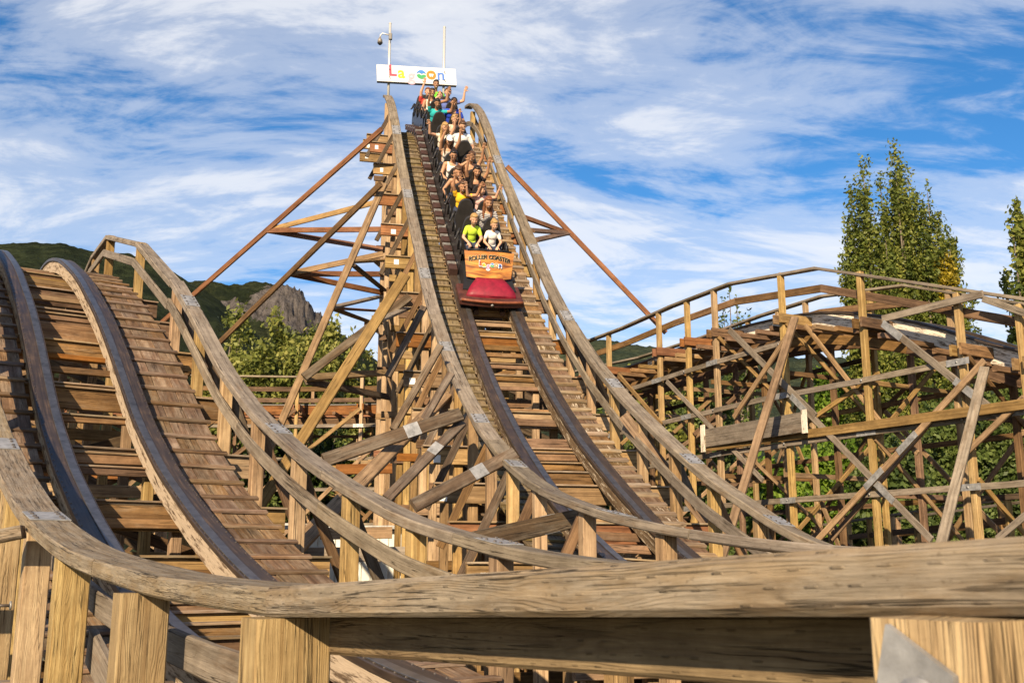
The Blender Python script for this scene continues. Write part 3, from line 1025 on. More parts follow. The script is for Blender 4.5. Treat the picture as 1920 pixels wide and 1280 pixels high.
# ------------------------------------------------------------------ SHED under the structure
SH = thing('shed', 'small white metal shed glimpsed low between the coaster posts', 'shed')
p = at(690, 1065, 23)
M['siding'] = plain('white_metal_siding', (.62, .62, .58), .5, .1, 5, .15)
x0, x1, y0, y1, zt = p.x - 1.6, p.x + 1.1, p.y, p.y + 3, .75
for nm, a, b, w in (('wall', (x0, y0, 0), (x1, y0, 0), 'x'), ('wall', (x0, y1, 0), (x1, y1, 0), 'x'), ('wall', (x0, y0 + .05, 0), (x0, y1 - .05, 0), 'y'), ('wall', (x1, y0 + .05, 0), (x1, y1 - .05, 0), 'y')):
    zc = (zt + GZ) / 2
    beam(nm, V(a) + V((0, 0, zc)), V(b) + V((0, 0, zc)), .06, zt - GZ, M['siding'], SH, side=(0, 1, 0) if w == 'x' else (1, 0, 0))
for k in range(14):
    x = x0 + .1 + k * (x1 - x0 - .2) / 13
    beam('rib', (x, y0 - .045, GZ), (x, y0 - .045, zt), .03, .03, M['siding'], SH)
beam('roof', (x0 - .2, (y0 + y1) / 2, zt + .06), (x1 + .2, (y0 + y1) / 2, zt + .06), 3.5, .08, M['galv'], SH, side=(0, 1, 0))
beam('door', (p.x - .2, y0 - .05, GZ), (p.x - .2, y0 - .05, -.9), .9, .05, M['grate'], SH, side=(1, 0, 0))


# ------------------------------------------------------------------ TREES
def leaf_mat(name, cols, trans=.35):
    m, g, b = new_mat(name)
    t = g.n('ShaderNodeTexCoord')
    at_ = g.n('ShaderNodeAttribute', attribute_name='tint')
    n = g.n('ShaderNodeTexNoise', {'Vector': (t, 'Object'), 'Scale': .7, 'Detail': 3.0})
    f = g.math('ADD', g.math('MULTIPLY', (at_, 'Fac'), .6), g.math('MULTIPLY', n, .4))
    cols = [tuple(.82 * q for q in cc) for cc in cols]
    c = g.ramp(f, [(.2, cols[0]), (.5, cols[1]), (.82, cols[2])])
    g.set(b, 'Base Color', c)
    g.set(b, 'Roughness', .55)
    g.set(b, 'Specular IOR Level', .3)
    tr = g.n('ShaderNodeBsdfTranslucent', {'Color': c})
    mx = g.n('ShaderNodeMixShader', {0: trans, 1: b, 2: tr})
    out = [q for q in m.node_tree.nodes if q.type == 'OUTPUT_MATERIAL'][0]
    g.set(out, 'Surface', mx)
    return m


M['leaf_poplar'] = leaf_mat('poplar_leaves', [(.060, .088, .016), (.15, .19, .034), (.30, .31, .065)])
M['leaf_olive'] = leaf_mat('olive_leaves', [(.085, .11, .022), (.21, .235, .048), (.38, .37, .10)])
M['leaf_dark'] = leaf_mat('shade_tree_leaves', [(.040, .066, .017), (.095, .14, .032), (.18, .23, .06)])
M['leaf_bright'] = leaf_mat('bright_green_leaves', [(.06, .12, .012), (.14, .24, .022), (.25, .36, .045)])
M['leaf_yellow'] = leaf_mat('yellow_autumn_leaves', [(.13, .12, .012), (.30, .24, .018), (.50, .38, .03)])
M['bark'] = plain('tree_bark', (.16, .13, .10), .9, 0, 6, .4, .5)


def leaves_obj(name, centers, size, mat, parent, tint=None, upright=.0):
    """one small folded leaf-spray quad per centre"""
    n = len(centers)
    a = rng.normal(size=(n, 3))
    a[:, 2] += upright * 2
    a /= np.linalg.norm(a, axis=1)[:, None]
    b = rng.normal(size=(n, 3))
    b -= a * (a * b).sum(1)[:, None]
    b /= np.linalg.norm(b, axis=1)[:, None]
    sz = size * rng.uniform(.6, 1.35, n)[:, None]
    c = np.asarray(centers)
    v = np.empty((n, 4, 3))
    v[:, 0] = c - a * sz
    v[:, 1] = c + b * sz * .55
    v[:, 2] = c + a * sz
    v[:, 3] = c - b * sz * .55
    me = bpy.data.meshes.new(name)
    me.vertices.add(n * 4)
    me.vertices.foreach_set('co', v.reshape(-1).astype(np.float32))
    me.loops.add(n * 4)
    me.loops.foreach_set('vertex_index', np.arange(n * 4, dtype=np.int32))
    me.polygons.add(n)
    me.polygons.foreach_set('loop_start', np.arange(0, n * 4, 4, dtype=np.int32))
    me.polygons.foreach_set('loop_total', np.full(n, 4, dtype=np.int32))
    att = me.attributes.new('tint', 'FLOAT', 'FACE')
    tv = rng.uniform(0, 1, n) if tint is None else np.clip(tint + rng.normal(0, .22, n), 0, 1)
    att.data.foreach_set('value', tv.astype(np.float32))
    me.materials.append(mat)
    me.update()
    me.validate()
    o = bpy.data.objects.new(name, me)
    return link(o, parent)


def poplar(label, base, height, width, nleaf, mat, spires, size=.13, group='poplars', extra=None):
    """columnar poplar: a trunk and steep limbs, each limb a spire of leaf sprays. spires: (dx, dy, top fraction, radius)"""
    T = thing('poplar_tree', label, 'tree', base, group)
    trunk_pts = [V((0, 0, 0)), V((.1, 0, height * .3)), V((0, .05, height * .62))]
    tube('trunk', trunk_pts, [.38, .26, .10], M['bark'], T, 10)
    allc, allt = [], []
    tot = sum(s[2] * s[3] for s in spires)
    for (dx, dy, tf, rad) in spires:
        h = height * tf
        pts = [V((dx * .15, dy * .15, height * .06)), V((dx * .6, dy * .6, h * .3)), V((dx, dy, h * .62)), V((dx * 1.05, dy * 1.05, h * .97))]
        tube('limb', pts, [.16, .11, .06, .015], M['bark'], T, 6)
        n = int(nleaf * tf * rad / tot)
        # steep side branches, each a plume of leaf sprays
        nc = max(26, int(h * rad * 5.5))
        f = rng.uniform(.04, .96, nc)
        prof = np.clip(np.minimum(1.0, (1.03 - f) * 3.6), .10, 1) * (0.65 + .35 * np.minimum(1, f * 4))
        prof *= 1 + .28 * np.sin(f * 17 + dx * 3) * rng.uniform(.3, 1, nc)
        ang = rng.uniform(0, 2 * pi, nc)
        rr = rad * prof * rng.uniform(.25, 1.35, nc)
        ax = np.interp(f, [0, .3, .62, 1], [dx * .15, dx * .6, dx, dx * 1.05])
        ay = np.interp(f, [0, .3, .62, 1], [dy * .15, dy * .6, dy, dy * 1.05])
        ln = rng.uniform(.9, 2.6, nc) * (0.45 + .55 * prof)
        st = np.column_stack([ax + .25 * rr * np.cos(ang), ay + .25 * rr * np.sin(ang), f * h])
        en = np.column_stack([ax + rr * np.cos(ang), ay + rr * np.sin(ang), np.minimum(f * h + ln, h * 1.0 + .2)])
        ct = rng.uniform(.1, .9, nc)
        wt = (prof * ln) / (prof * ln).sum()
        idx = rng.choice(nc, n, p=wt)
        tt_ = rng.uniform(0, 1, n)[:, None]
        pts_ = st[idx] * (1 - tt_) + en[idx] * tt_ + rng.normal(size=(n, 3)) * np.array([.17, .17, .20]) * (1.15 - .75 * tt_)
        allc.append(pts_)
        allt.append(ct[idx])
    P = np.vstack(allc)
    t_ = np.concatenate(allt)
    if extra:
        m2, (cx, cz, rx, rz) = extra
        d = ((P[:, 0] - cx) / rx) ** 2 + ((P[:, 2] - cz) / rz) ** 2
        sel = d + rng.normal(0, .2, len(d)) < 1
        leaves_obj('crown', P[~sel], size, mat, T, t_[~sel])
        leaves_obj('yellow_foliage', P[sel], size, m2, T, t_[sel])
    else:
        leaves_obj('crown', P, size, mat, T, t_)
    return T


def bushy(label, base, height, rad, nleaf, mat, size=.14, name='leafy_tree', group='trees behind the coaster', spire=0.0, low=.12):
    T = thing(name, label, 'tree', base, group)
    tube('trunk', [V((0, 0, 0)), V((.1, .05, height * .3)), V((0, 0, height * .55))], [height * .022 + .05, height * .016 + .03, .03], M['bark'], T, 8)
    nb = 16
    allc, allt = [], []
    for k in range(nb):
        a = k * 2.4 + random.uniform(-.3, .3)
        f = random.uniform(.25, 1.0)
        el = random.uniform(.35, 1.0)
        rr = rad * random.uniform(.45, 1.0) * (1 - .55 * max(0, f - .6))
        e = V((cos(a) * rr, sin(a) * rr, height * min(.98, f)))
        st = V((0, 0, height * f * .45))
        tube('limb', [st, st.lerp(e, .55) + V((0, 0, .1 * height * el)), e], [.07, .045, .012], M['bark'], T, 5)
        n = nleaf // nb
        nc = 34
        cc = np.array([(st.lerp(e, random.uniform(.45, 1.1)))[:] for _ in range(nc)]) + rng.normal(size=(nc, 3)) * np.array([rad * .17, rad * .17, height * (.06 + spire * .06)])
        ct = rng.uniform(.1, .9, nc)
        idx = rng.integers(0, nc, n)
        pts_ = cc[idx] + rng.normal(size=(n, 3)) * np.array([.19, .19, .22 + spire * .2]) * (rad / 2.2) ** .5
        allc.append(pts_)
        allt.append(ct[idx])
    nl = nleaf // 5                      # foliage round the leader
    zc = rng.uniform(.45, 1.0, 60)
    cc = np.column_stack([rng.normal(0, rad * .16, 60), rng.normal(0, rad * .16, 60), zc * height])
    idx = rng.integers(0, 60, nl)
    allc.append(cc[idx] + rng.normal(size=(nl, 3)) * np.array([.22, .22, .3]))
    allt.append(rng.uniform(.1, .9, 60)[idx])
    P = np.vstack(allc)
    P[:, 2] *= height / np.percentile(P[:, 2], 99.97)
    P[:, 2] = np.maximum(P[:, 2], height * low * rng.uniform(.3, 1, len(P)))
    leaves_obj('crown', P, size, mat, T, np.concatenate(allt))
    return T


def base_at(px, d, k=1915):
    return V(((px - 960) / k * d, d, GZ))


def top_h(py, d):
    a, b, u = ray(960, py)
    return u / b * d - GZ


def poplar_px(label, xl, xr, ytop, d, nleaf, spx, mat=None, size=.13, extra=None):
    """spx: list of (pixel x, pixel y of tip, pixel half-width)"""
    xc = (xl + xr) / 2
    base = base_at(xc, d, 1865)
    H = top_h(ytop, d)
    k = d / 1870
    sp = []
    for i, (x, y, w) in enumerate(spx):
        sp.append(((x - xc) * k, random.uniform(-1, 1) * (xr - xl) * k * .22, top_h(y, d) / H, w * k))
    ex = None
    if extra:
        (ex_x, ex_y, ex_w, ex_h) = extra
        ex = (M['leaf_yellow'], ((ex_x - xc) * k, top_h(ex_y, d), ex_w * k, ex_h * k))
    return poplar(label, base, H, (xr - xl) * k, nleaf, mat or M['leaf_poplar'], sp, size, extra=ex)


poplar_px('tall green poplar with twin spires, left one of the big pair behind the trestle', 1578, 1660, 312, 46, 84000,
          [(1622, 308, 26), (1600, 345, 24), (1592, 405, 26), (1642, 375, 24), (1612, 440, 42), (1655, 430, 22), (1630, 500, 46), (1600, 520, 34)], size=.092)
poplar_px('tallest green poplar with a yellow patch at its right foot behind the trestle', 1660, 1792, 277, 47, 140000,
          [(1687, 272, 22), (1706, 288, 28), (1670, 312, 18), (1724, 300, 26), (1740, 342, 22), (1695, 340, 40), (1722, 380, 40), (1752, 388, 22), (1766, 440, 26), (1782, 455, 22), (1690, 430, 46), (1720, 470, 56), (1750, 500, 48)],
          extra=(1757, 540, 24, 58), size=.092)
poplar_px('slim poplar cut off by the right edge of the picture', 1895, 1970, 362, 40, 34000, [(1898, 385, 6), (1920, 366, 10), (1945, 350, 16), (1925, 420, 14), (1908, 430, 8), (1945, 460, 26)], size=.12)
poplar_px('short thin poplar tip just left of the right edge poplar', 1870, 1906, 515, 44, 9000, [(1882, 512, 9), (1893, 540, 11), (1900, 555, 16)], size=.13)
poplar_px('small dark poplar standing behind the middle of the trestle handrail', 1340, 1412, 518, 55, 8000, [(1363, 518, 8), (1376, 536, 10), (1352, 560, 9), (1395, 578, 8), (1365, 600, 20), (1385, 630, 24)], mat=M['leaf_dark'], size=.12)

for (lab, px, ytop, d, rpx, n, mt, sp_) in (
        ('tall olive green tree left of the tower, nearest to the left hill', 485, 602, 41, 75, 40000, 'leaf_olive', 1),
        ('olive green tree with twin tops left of the tower', 560, 592, 42, 82, 46000, 'leaf_olive', 1),
        ('sunlit olive tree close to the left tower posts', 632, 628, 43, 62, 30000, 'leaf_olive', 1),
        ('small olive tree peeking above the left handrail', 415, 590, 44, 50, 22000, 'leaf_olive', 1),
        ('low green tree under the rakers by the tower', 690, 668, 46, 50, 14000, 'leaf_olive', 0),
        ('dark green tree below the turnaround at left', 600, 790, 38, 80, 16000, 'leaf_dark', 0),
        ('dense green bush beneath the left rakers', 480, 770, 36, 70, 16000, 'leaf_dark', 0),
        ('rounded green tree behind the left end of the trestle', 1235, 690, 48, 70, 24000, 'leaf_olive', 0),
        ('dark green tree behind the trestle centre', 1330, 720, 46, 70, 22000, 'leaf_dark', 0),
        ('bright lime green tree low in the trestle gap', 1530, 820, 36, 75, 22000, 'leaf_bright', 0),
        ('bright green shrub low behind the wide board', 1450, 860, 34, 70, 18000, 'leaf_bright', 0),
        ('lime green bush seen through the lower trestle braces', 1545, 690, 52, 50, 14000, 'leaf_bright', 0),
        ('deep green tree filling the lower trestle bay', 1660, 800, 33, 80, 24000, 'leaf_dark', 0),
        ('broad dark tree below the right poplars', 1770, 730, 38, 95, 28000, 'leaf_dark', 0),
        ('dark green tree at the lower right edge', 1890, 690, 36, 80, 24000, 'leaf_dark', 0),
        ('green tree low behind the right handrail', 1240, 800, 33, 60, 16000, 'leaf_olive', 0),
        ('shaded tree behind the right stair', 1150, 775, 40, 50, 12000, 'leaf_dark', 0)):
    bushy(lab, base_at(px, d), top_h(ytop, d), rpx * d / 1950, int(n * 2.6), M[mt], size=.088 + d * .0006, spire=sp_)


# ------------------------------------------------------------------ MOUNTAINS
def mountain_mat(name, green, dry, rock=None):
    m, g, b = new_mat(name)
    t = g.n('ShaderNodeTexCoord')
    n = g.n('ShaderNodeTexNoise', {'Vector': (t, 'Object'), 'Scale': .012, 'Detail': 9.0, 'Roughness': .68})
    n2 = g.n('ShaderNodeTexNoise', {'Vector': (t, 'Object'), 'Scale': .09, 'Detail': 7.0, 'Roughness': .7})
    c = g.mix(g.ramp(n, [(.42, (0, 0, 0)), (.60, (1, 1, 1))]), green, dry)
    c = g.mix(g.ramp(n2, [(.40, (0, 0, 0)), (.60, (1, 1, 1))]), g.mix(.65, c, tuple(.35 * q for q in green)), c)
    hgt = n2
    if rock:
        a = g.n('ShaderNodeAttribute', attribute_name='rock')
        mpn = g.n('ShaderNodeMapping', {'Vector': (t, 'Object'), 'Scale': (1, 1, .35)})
        rn = g.n('ShaderNodeTexNoise', {'Vector': mpn, 'Scale': .07, 'Detail': 10.0, 'Roughness': .7})
        rc = g.ramp(rn, [(.32, tuple(.35 * q for q in rock)), (.5, rock), (.7, tuple(1.35 * q for q in rock))])
        f = g.ramp(g.math('ADD', (a, 'Fac'), g.math('MULTIPLY', g.math('SUBTRACT', n2, .5), 1.3)), [(.45, (0, 0, 0)), (.58, (1, 1, 1))])
        c = g.mix(f, c, rc)
        hgt = g.math('ADD', n2, rn)
    g.set(b, 'Base Color', c)
    g.set(b, 'Roughness', 1.0)
    g.set(b, 'Specular IOR Level', .05)
    g.set(b, 'Normal', g.n('ShaderNodeBump', {'Strength': 1.0, 'Distance': 9.0, 'Height': hgt}))
    return m


def mountain(name, ridge, d0, d1, mat, rock=None, amp=16, seed=0):
    """terrain from valley (d0) up to a crest (d1) whose skyline follows 'ridge' and down again behind"""
    xs = np.linspace(ridge[0][0], ridge[-1][0], 420)
    ys = np.interp(xs, [r[0] for r in ridge], [r[1] for r in ridge])
    rows = 110
    vs, rk = [], []
    for j in range(rows):
        f = j / (rows - 1) * 1.35
        for x, y in zip(xs, ys):
            d = d0 + (d1 - d0) * f
            a, b, u = ray(x, y)
            H = u / b * d1 - GZ
            if f <= 1:
                h = H * (f ** 1.25)
            else:
                h = H * (1 - (f - 1) * 1.6)
            X = (x - 960) / 1995 * d
            q = V((X / 130, d / 130, seed))
            nz = noise.fractal(q, .9, 2.1, 6) * amp * (1.0 if f < .92 else .45) * min(1, f * 3)
            nz -= abs(noise.noise(V((X / 210 + seed, d / 500, 3.3)))) * amp * 2.2 * sin(min(1, f) * pi)
            nz += noise.fractal(V((X / 24, d / 24, seed + 7)), .8, 2.2, 4) * amp * .28
            rv = 0.0
            if rock:
                for (rx, ry, rw, rh) in rock:
                    uu = (GZ + h) / d
                    aa, bb, u0 = ray(rx, ry)
                    rv = max(rv, 1.25 - (((x - rx) / rw) ** 2 + ((u0 / bb - uu) * 1950 / rh) ** 2) * .9)
                if rv > .3:
                    nz += (noise.fractal(V((X / 28, d / 60, h / 16 + seed)), .8, 2.2, 6)) * 20 * min(1, rv)
            vs.append((X, d, GZ + h + nz))
            rk.append(rv)
    n = len(xs)
    fs = [(j * n + i, j * n + i + 1, (j + 1) * n + i + 1, (j + 1) * n + i) for j in range(rows - 1) for i in range(n - 1)]
    o = mesh_obj(name, vs, fs, mat, smooth=True)
    at_ = o.data.attributes.new('rock', 'FLOAT', 'POINT')
    at_.data.foreach_set('value', np.array(rk, dtype=np.float32))
    tag(o, kind='structure')
    return o


mg = mountain_mat('forested_slope', (.016, .024, .013), (.038, .048, .022))
mr = mountain_mat('rocky_slope', (.020, .028, .013), (.046, .053, .024), rock=(.118, .105, .100))
mb = mountain_mat('hazy_far_forest_slope', (.030, .044, .030), (.060, .072, .040))  # forest tones shifted bluer and paler, distance haze put into the colour
mountain('hill', [(-700, 520), (-300, 470), (0, 452), (55, 450), (110, 462), (200, 478), (290, 512), (380, 560), (480, 640), (600, 740), (700, 800)], 280, 900, mg, amp=9, seed=2)
mountain('mountain', [(100, 600), (230, 560), (300, 528), (345, 522), (400, 530), (470, 526), (515, 534), (545, 556), (572, 590), (600, 612), (650, 640), (720, 690), (800, 730), (900, 800)], 700, 1700, mr,
         rock=[(505, 572, 78, 44), (405, 582, 45, 18), (560, 598, 38, 20)], amp=15, seed=5)
mountain('hill', [(640, 760), (760, 705), (900, 668), (1010, 640), (1100, 634), (1190, 640), (1280, 655), (1420, 662), (1560, 668), (1700, 684), (1900, 690), (2300, 660), (2700, 690)], 900, 2600, mb, amp=22, seed=9)

# ------------------------------------------------------------------ TRAIN
bpy.context.view_layer.layer_collection.children['scene_objects'].exclude = True     # keeps the text and body evaluation fast
_ss = np.arange(-4, 14, .01)
_z = np.array([hz2(x) for x in _ss])
_arc = np.concatenate([[0], np.cumsum(np.hypot(.01, np.diff(_z)))])
_arc -= np.interp(-2.0, _ss, _arc)


def s_of_arc(a):
    return float(np.interp(a, _arc, _ss))


def rail_frame(arc, half=.9):
    """matrix at arc length: x forward (downhill), y to picture right, z normal; wheels at +-half"""
    pf, pr = T2.pt(s_of_arc(arc - half), 0, .01), T2.pt(s_of_arc(arc + half), 0, .01)
    x = (pf - pr).normalized()
    y = V((cos(TH2), sin(TH2), 0))
    z = x.cross(y).normalized()
    p = (pf + pr) / 2
    return Matrix(((x.x, y.x, z.x, p.x), (x.y, y.y, z.y, p.y), (x.z, y.z, z.z, p.z), (0, 0, 0, 1)))


def loft(name, rings, mat, parent, smooth=True, cap=True):
    vs, fs = [], []
    n = len(rings[0])
    for r in rings:
        vs += [V(p) for p in r]
    for i in range(len(rings) - 1):
        for j in range(n):
            k = (j + 1) % n
            fs.append((i * n + j, i * n + k, (i + 1) * n + k, (i + 1) * n + j))
    if cap:
        fs.append(tuple(range(n - 1, -1, -1)))
        fs.append(tuple((len(rings) - 1) * n + j for j in range(n)))
    return mesh_obj(name, vs, fs, mat, parent, smooth=smooth)


def seat_back(parent, xr, half=.43):
    """double bench back with a hump for each head"""
    prof = []
    N = 40
    for i in range(N + 1):
        y = -half + 2 * half * i / N
        h = .74
        for c in (-.215, .215):
            h = max(h, .74 + .27 * (max(0, 1 - (abs(y - c) / .175) ** 2.6)) ** .5)
        edge = min(1, (half - abs(y)) / .05)
        prof.append((y, h - .06 * (1 - edge)))
    x0, t = xr - .26, .085
    out = [(-half, .26)] + prof + [(half, .26)]
    vs, fs = [], []
    lean = .22
    for k, dx in enumerate((0, t * .3, t * .7, t)):
        inset = .012 if k in (0, 3) else 0
        for y, z in out:
            zz_ = z - (inset if z > .3 else 0)
            vs.append((x0 - (z - .26) * lean + dx, y * (1 - inset), zz_))
    n = len(out)
    for k in range(3):
        for i in range(n - 1):
            fs.append((k * n + i, k * n + i + 1, (k + 1) * n + i + 1, (k + 1) * n + i))
        fs.append((k * n + n - 1, k * n, (k + 1) * n, (k + 1) * n + n - 1))
    # strips for the two faces
    def cap(k, flip):
        # connect outline to the straight bottom line by quads
        b0 = len(vs)
        for y, z in out:
            vs.append((x0 + (0 if k == 0 else t), y * .988, .26))
        for i in range(n - 1):
            q = (k * n + i, k * n + i + 1, b0 + i + 1, b0 + i)
            fs.append(q[::-1] if flip else q)
    cap(0, True)
    cap(3, False)
    o = mesh_obj('seat_back', vs, fs, M['black'], parent, smooth=False)
    return o


def text_mesh(body, size, extrude=.004, spacing=1.0):
    cu = bpy.data.curves.new('t', 'FONT')
    cu.body = body
    cu.size = size
    cu.extrude = extrude
    cu.space_character = spacing
    cu.offset = .022 * size
    cu.align_x = 'CENTER'
    cu.align_y = 'CENTER'
    ob = bpy.data.objects.new('t', cu)
    ROOT.objects.link(ob)
    dg = bpy.context.evaluated_depsgraph_get()
    me = bpy.data.meshes.new_from_object(ob.evaluated_get(dg))
    bpy.data.objects.remove(ob)
    bpy.data.curves.remove(cu)
    return me


def put_text(name, me, mat, parent, Mx):
    me.materials.clear()
    me.materials.append(mat)
    me.transform(Mx)
    o = bpy.data.objects.new(name, me)
    return link(o, parent)


LC = {'L': (.62, .06, .10), 'a': (.85, .55, .02), 'g': (.70, .40, .48), 'o1': (.05, .22, .62), 'grn': (.05, .35, .12), 'o2': (.75, .22, .02), 'n': (.08, .20, .60), 'pink': (.75, .30, .55)}
for k_, v_ in LC.items():
    M['lc_' + k_] = plain('sign_paint_' + {'o1': 'blue', 'o2': 'orange', 'grn': 'green', 'L': 'red', 'a': 'yellow', 'g': 'pale_pink', 'n': 'deep_blue', 'pink': 'pink'}[k_], v_, .5)


def ring_pts(r0, r1, a0, a1, n=20):
    o = [(r1 * cos(a0 + (a1 - a0) * i / n), r1 * sin(a0 + (a1 - a0) * i / n)) for i in range(n + 1)]
    i_ = [(r0 * cos(a1 - (a1 - a0) * i / n), r0 * sin(a1 - (a1 - a0) * i / n)) for i in range(n + 1)]
    return o + i_


def lagoon(parent, Mx, w, outline=None):
    """the park's word mark: six letters, the two o's as round emblems; w = overall width, lies in local xy"""
    k = w / 1.0
    xs = {'L': -.425, 'a': -.27, 'g': -.095, 'o1': .08, 'o2': .255, 'n': .425}
    def place(x, y):
        return Mx @ Matrix.Translation((x * k, y * k, 0))
    for ch, key in (('L', 'L'), ('a', 'a'), ('g', 'g'), ('n', 'n')):
        if outline is not None:
            me = text_mesh(ch, .31 * k, .001)
            put_text('letter_outline', me, outline, parent, place(xs[ch], .03 if ch == 'L' else (-.045 if ch == 'g' else 0)) @ Matrix.Scale(1.25, 4))
        me = text_mesh(ch, .29 * k, .003)
        put_text('letter', me, M['lc_' + key] if outline is None or ch != 'g' else M['lc_pink'], parent, place(xs[ch], .03 if ch == 'L' else (-.045 if ch == 'g' else 0)))
    r = .085 * k
    if outline is not None:
        for q in ('o1', 'o2'):
            poly_prism('letter_outline', [(1.18 * r * cos(i * pi / 12), 1.18 * r * sin(i * pi / 12)) for i in range(24)], .001, outline, parent, place(xs[q], -.005))
    # first o: blue wave over green
    P_ = place(xs['o1'], -.005)
    top = [(r * cos(a), r * sin(a)) for a in np.linspace(radians(8), radians(172), 16)] + [(-r * .5, r * .42), (0, r * .12), (r * .5, r * .30)]
    bot = [(r * cos(a), r * sin(a)) for a in np.linspace(radians(188), radians(352), 16)] + [(r * .5, r * .02), (0, -r * .18), (-r * .5, r * .12)]
    poly_prism('letter_emblem', top, .004, M['lc_o1'], parent, P_)
    poly_prism('letter_emblem', bot, .004, M['lc_grn'], parent, P_)
    # second o: orange ring round a white figure
    P_ = place(xs['o2'], -.005)
    poly_prism('letter_emblem', ring_pts(.0 * r + r * .62, r, 0, 2 * pi, 28), .004, M['lc_o2'], parent, P_)
    poly_prism('letter_emblem', [(r * .6 * cos(i * pi / 12), r * .6 * sin(i * pi / 12)) for i in range(24)], .002, M['lc_o2'], parent, P_)
    poly_prism('letter_emblem', [(-r * .5, r * .25), (-r * .3, -r * .4), (-r * .1, -r * .4), (-r * .05, -r * .1), (r * .05, -r * .1), (r * .1, -r * .4), (r * .3, -r * .4), (r * .5, r * .25)], .0055, M['white'], parent, P_)


ROW = .90
ARC1 = 4.85           # front row
ROWX = (.9, 0.0, -.9)
CARS = []


def make_car(i, label):
    arc = ARC1 + .9 + i * 3 * ROW
    T = thing('coaster_car', label, 'coaster car', group='cars of the coaster train')
    T.matrix_world = rail_frame(arc)
    hw = .47
    # tub: floor and swept sides
    box_mesh('floor', (0, 0, .13), 2.62, .92, .07, M['blackm'], T)
    for sd in (-1, 1):
        pts = []
        N = 36
        for k in range(N + 1):
            x = -1.3 + 2.6 * k / N
            ph = ((x + 1.3) % .9) / .9
            z = .36 + .16 * (abs(ph - .42) * 2) ** 2
            pts.append((x, z))
        out = pts + [(1.3, .10), (-1.3, .10)]
        Mx = Matrix(((1, 0, 0, 0), (0, 0, 1, sd * hw - (.03 if sd < 0 else 0)), (0, 1, 0, 0), (0, 0, 0, 1)))
        n = len(out)
        vs = [V((x, sd * hw, z)) for x, z in out] + [V((x, sd * (hw - .045), z)) for x, z in out]
        # quads between the curve and the sill
        fs = []
        m_ = N + 1
        for k in range(N):
            xa, xb = k, k + 1
            fs.append((xa, xb, n + xb, n + xa))
        b0 = len(vs)
        for k in range(m_):
            vs.append(V((out[k][0], sd * hw, .10)))
        for k in range(m_):
            vs.append(V((out[k][0], sd * (hw - .045), .10)))
        for k in range(N):
            fs.append((k, b0 + k, b0 + k + 1, k + 1))
            fs.append((n + k, n + k + 1, b0 + m_ + k + 1, b0 + m_ + k))
        mesh_obj('side_panel', vs, fs, M['black'], T)
        # steps outside the tub, one riser box and one grating per row pitch
        for k in range(6):
            x = 1.12 - k * .45
            bx = box_mesh('running_board', (x, sd * (hw + .10), .05), .25, .17, .16, M['maroon'], T)
            gr = box_mesh('grating', (x - .215, sd * (hw + .10), .085), .16, .17, .03, M['grate'], bx, ch=.004)
            for q in range(4):
                box_mesh('grating_bar', (x - .27 + q * .037, sd * (hw + .10), .106), .012, .16, .012, M['galv'], bx, ch=.002)
    for r, x in enumerate(ROWX):
        seat_back(T, x)
        box_mesh('seat_cushion', (x - .05, 0, .28), .42, .84, .11, M['black'], T, ch=.035)
        # lap bars with their padded cross tubes
        for c in (-.215, .215):
            lb = tube('lap_bar', [(x + .26, c - .16, .50), (x + .25, c - .06, .525), (x + .25, c + .06, .525), (x + .26, c + .16, .50)], .022, M['blackm'], T, 8)
            tube('lap_bar_arm', [(x + .26, c, .52), (x + .40, c, .40), (x + .42, c, .2)], .018, M['blackm'], lb, 6)
        # side grab hoops
        for sd in (-1, 1):
            pts = [(x + .22, sd * .46, .40)] + [(x + .08 + .17 * cos(a), sd * .47, .50 + .16 * sin(a)) for a in np.linspace(.2, pi, 8)] + [(x - .12, sd * .46, .34)]
            tube('grab_hoop', pts, .02, M['blackm'], T, 6)
        # gooseneck side handle that curls off the back rest
        tube('side_handle', [(x - .36, -.43, .72), (x - .30, -.47, .66), (x - .20, -.52, .58), (x - .14, -.55, .57)], [.03, .03, .022, .018], M['black'], T, 6)
    # running gear
    for x in (-.95, .95):
        beam('axle', (x, -.48, -.02), (x, .48, -.02), .07, .07, M['blackm'], T)
        for sd in (-1, 1):
            w = tube('wheel', [(x, sd * .43, .105), (x, sd * .49, .105)], .10, M['blackm'], T, 18)
            tube('wheel_hub', [(x, sd * .485, .105), (x, sd * .505, .105)], .04, M['grate'], w, 10)
            box_mesh('guide_shoe', (x, sd * .33, -.06), .22, .06, .14, M['blackm'], T)
    if i:
        tube('coupling', [(1.25, 0, .1), (1.5, 0, .1)], .04, M['blackm'], T, 8)
    else:
        front(T)
    return T


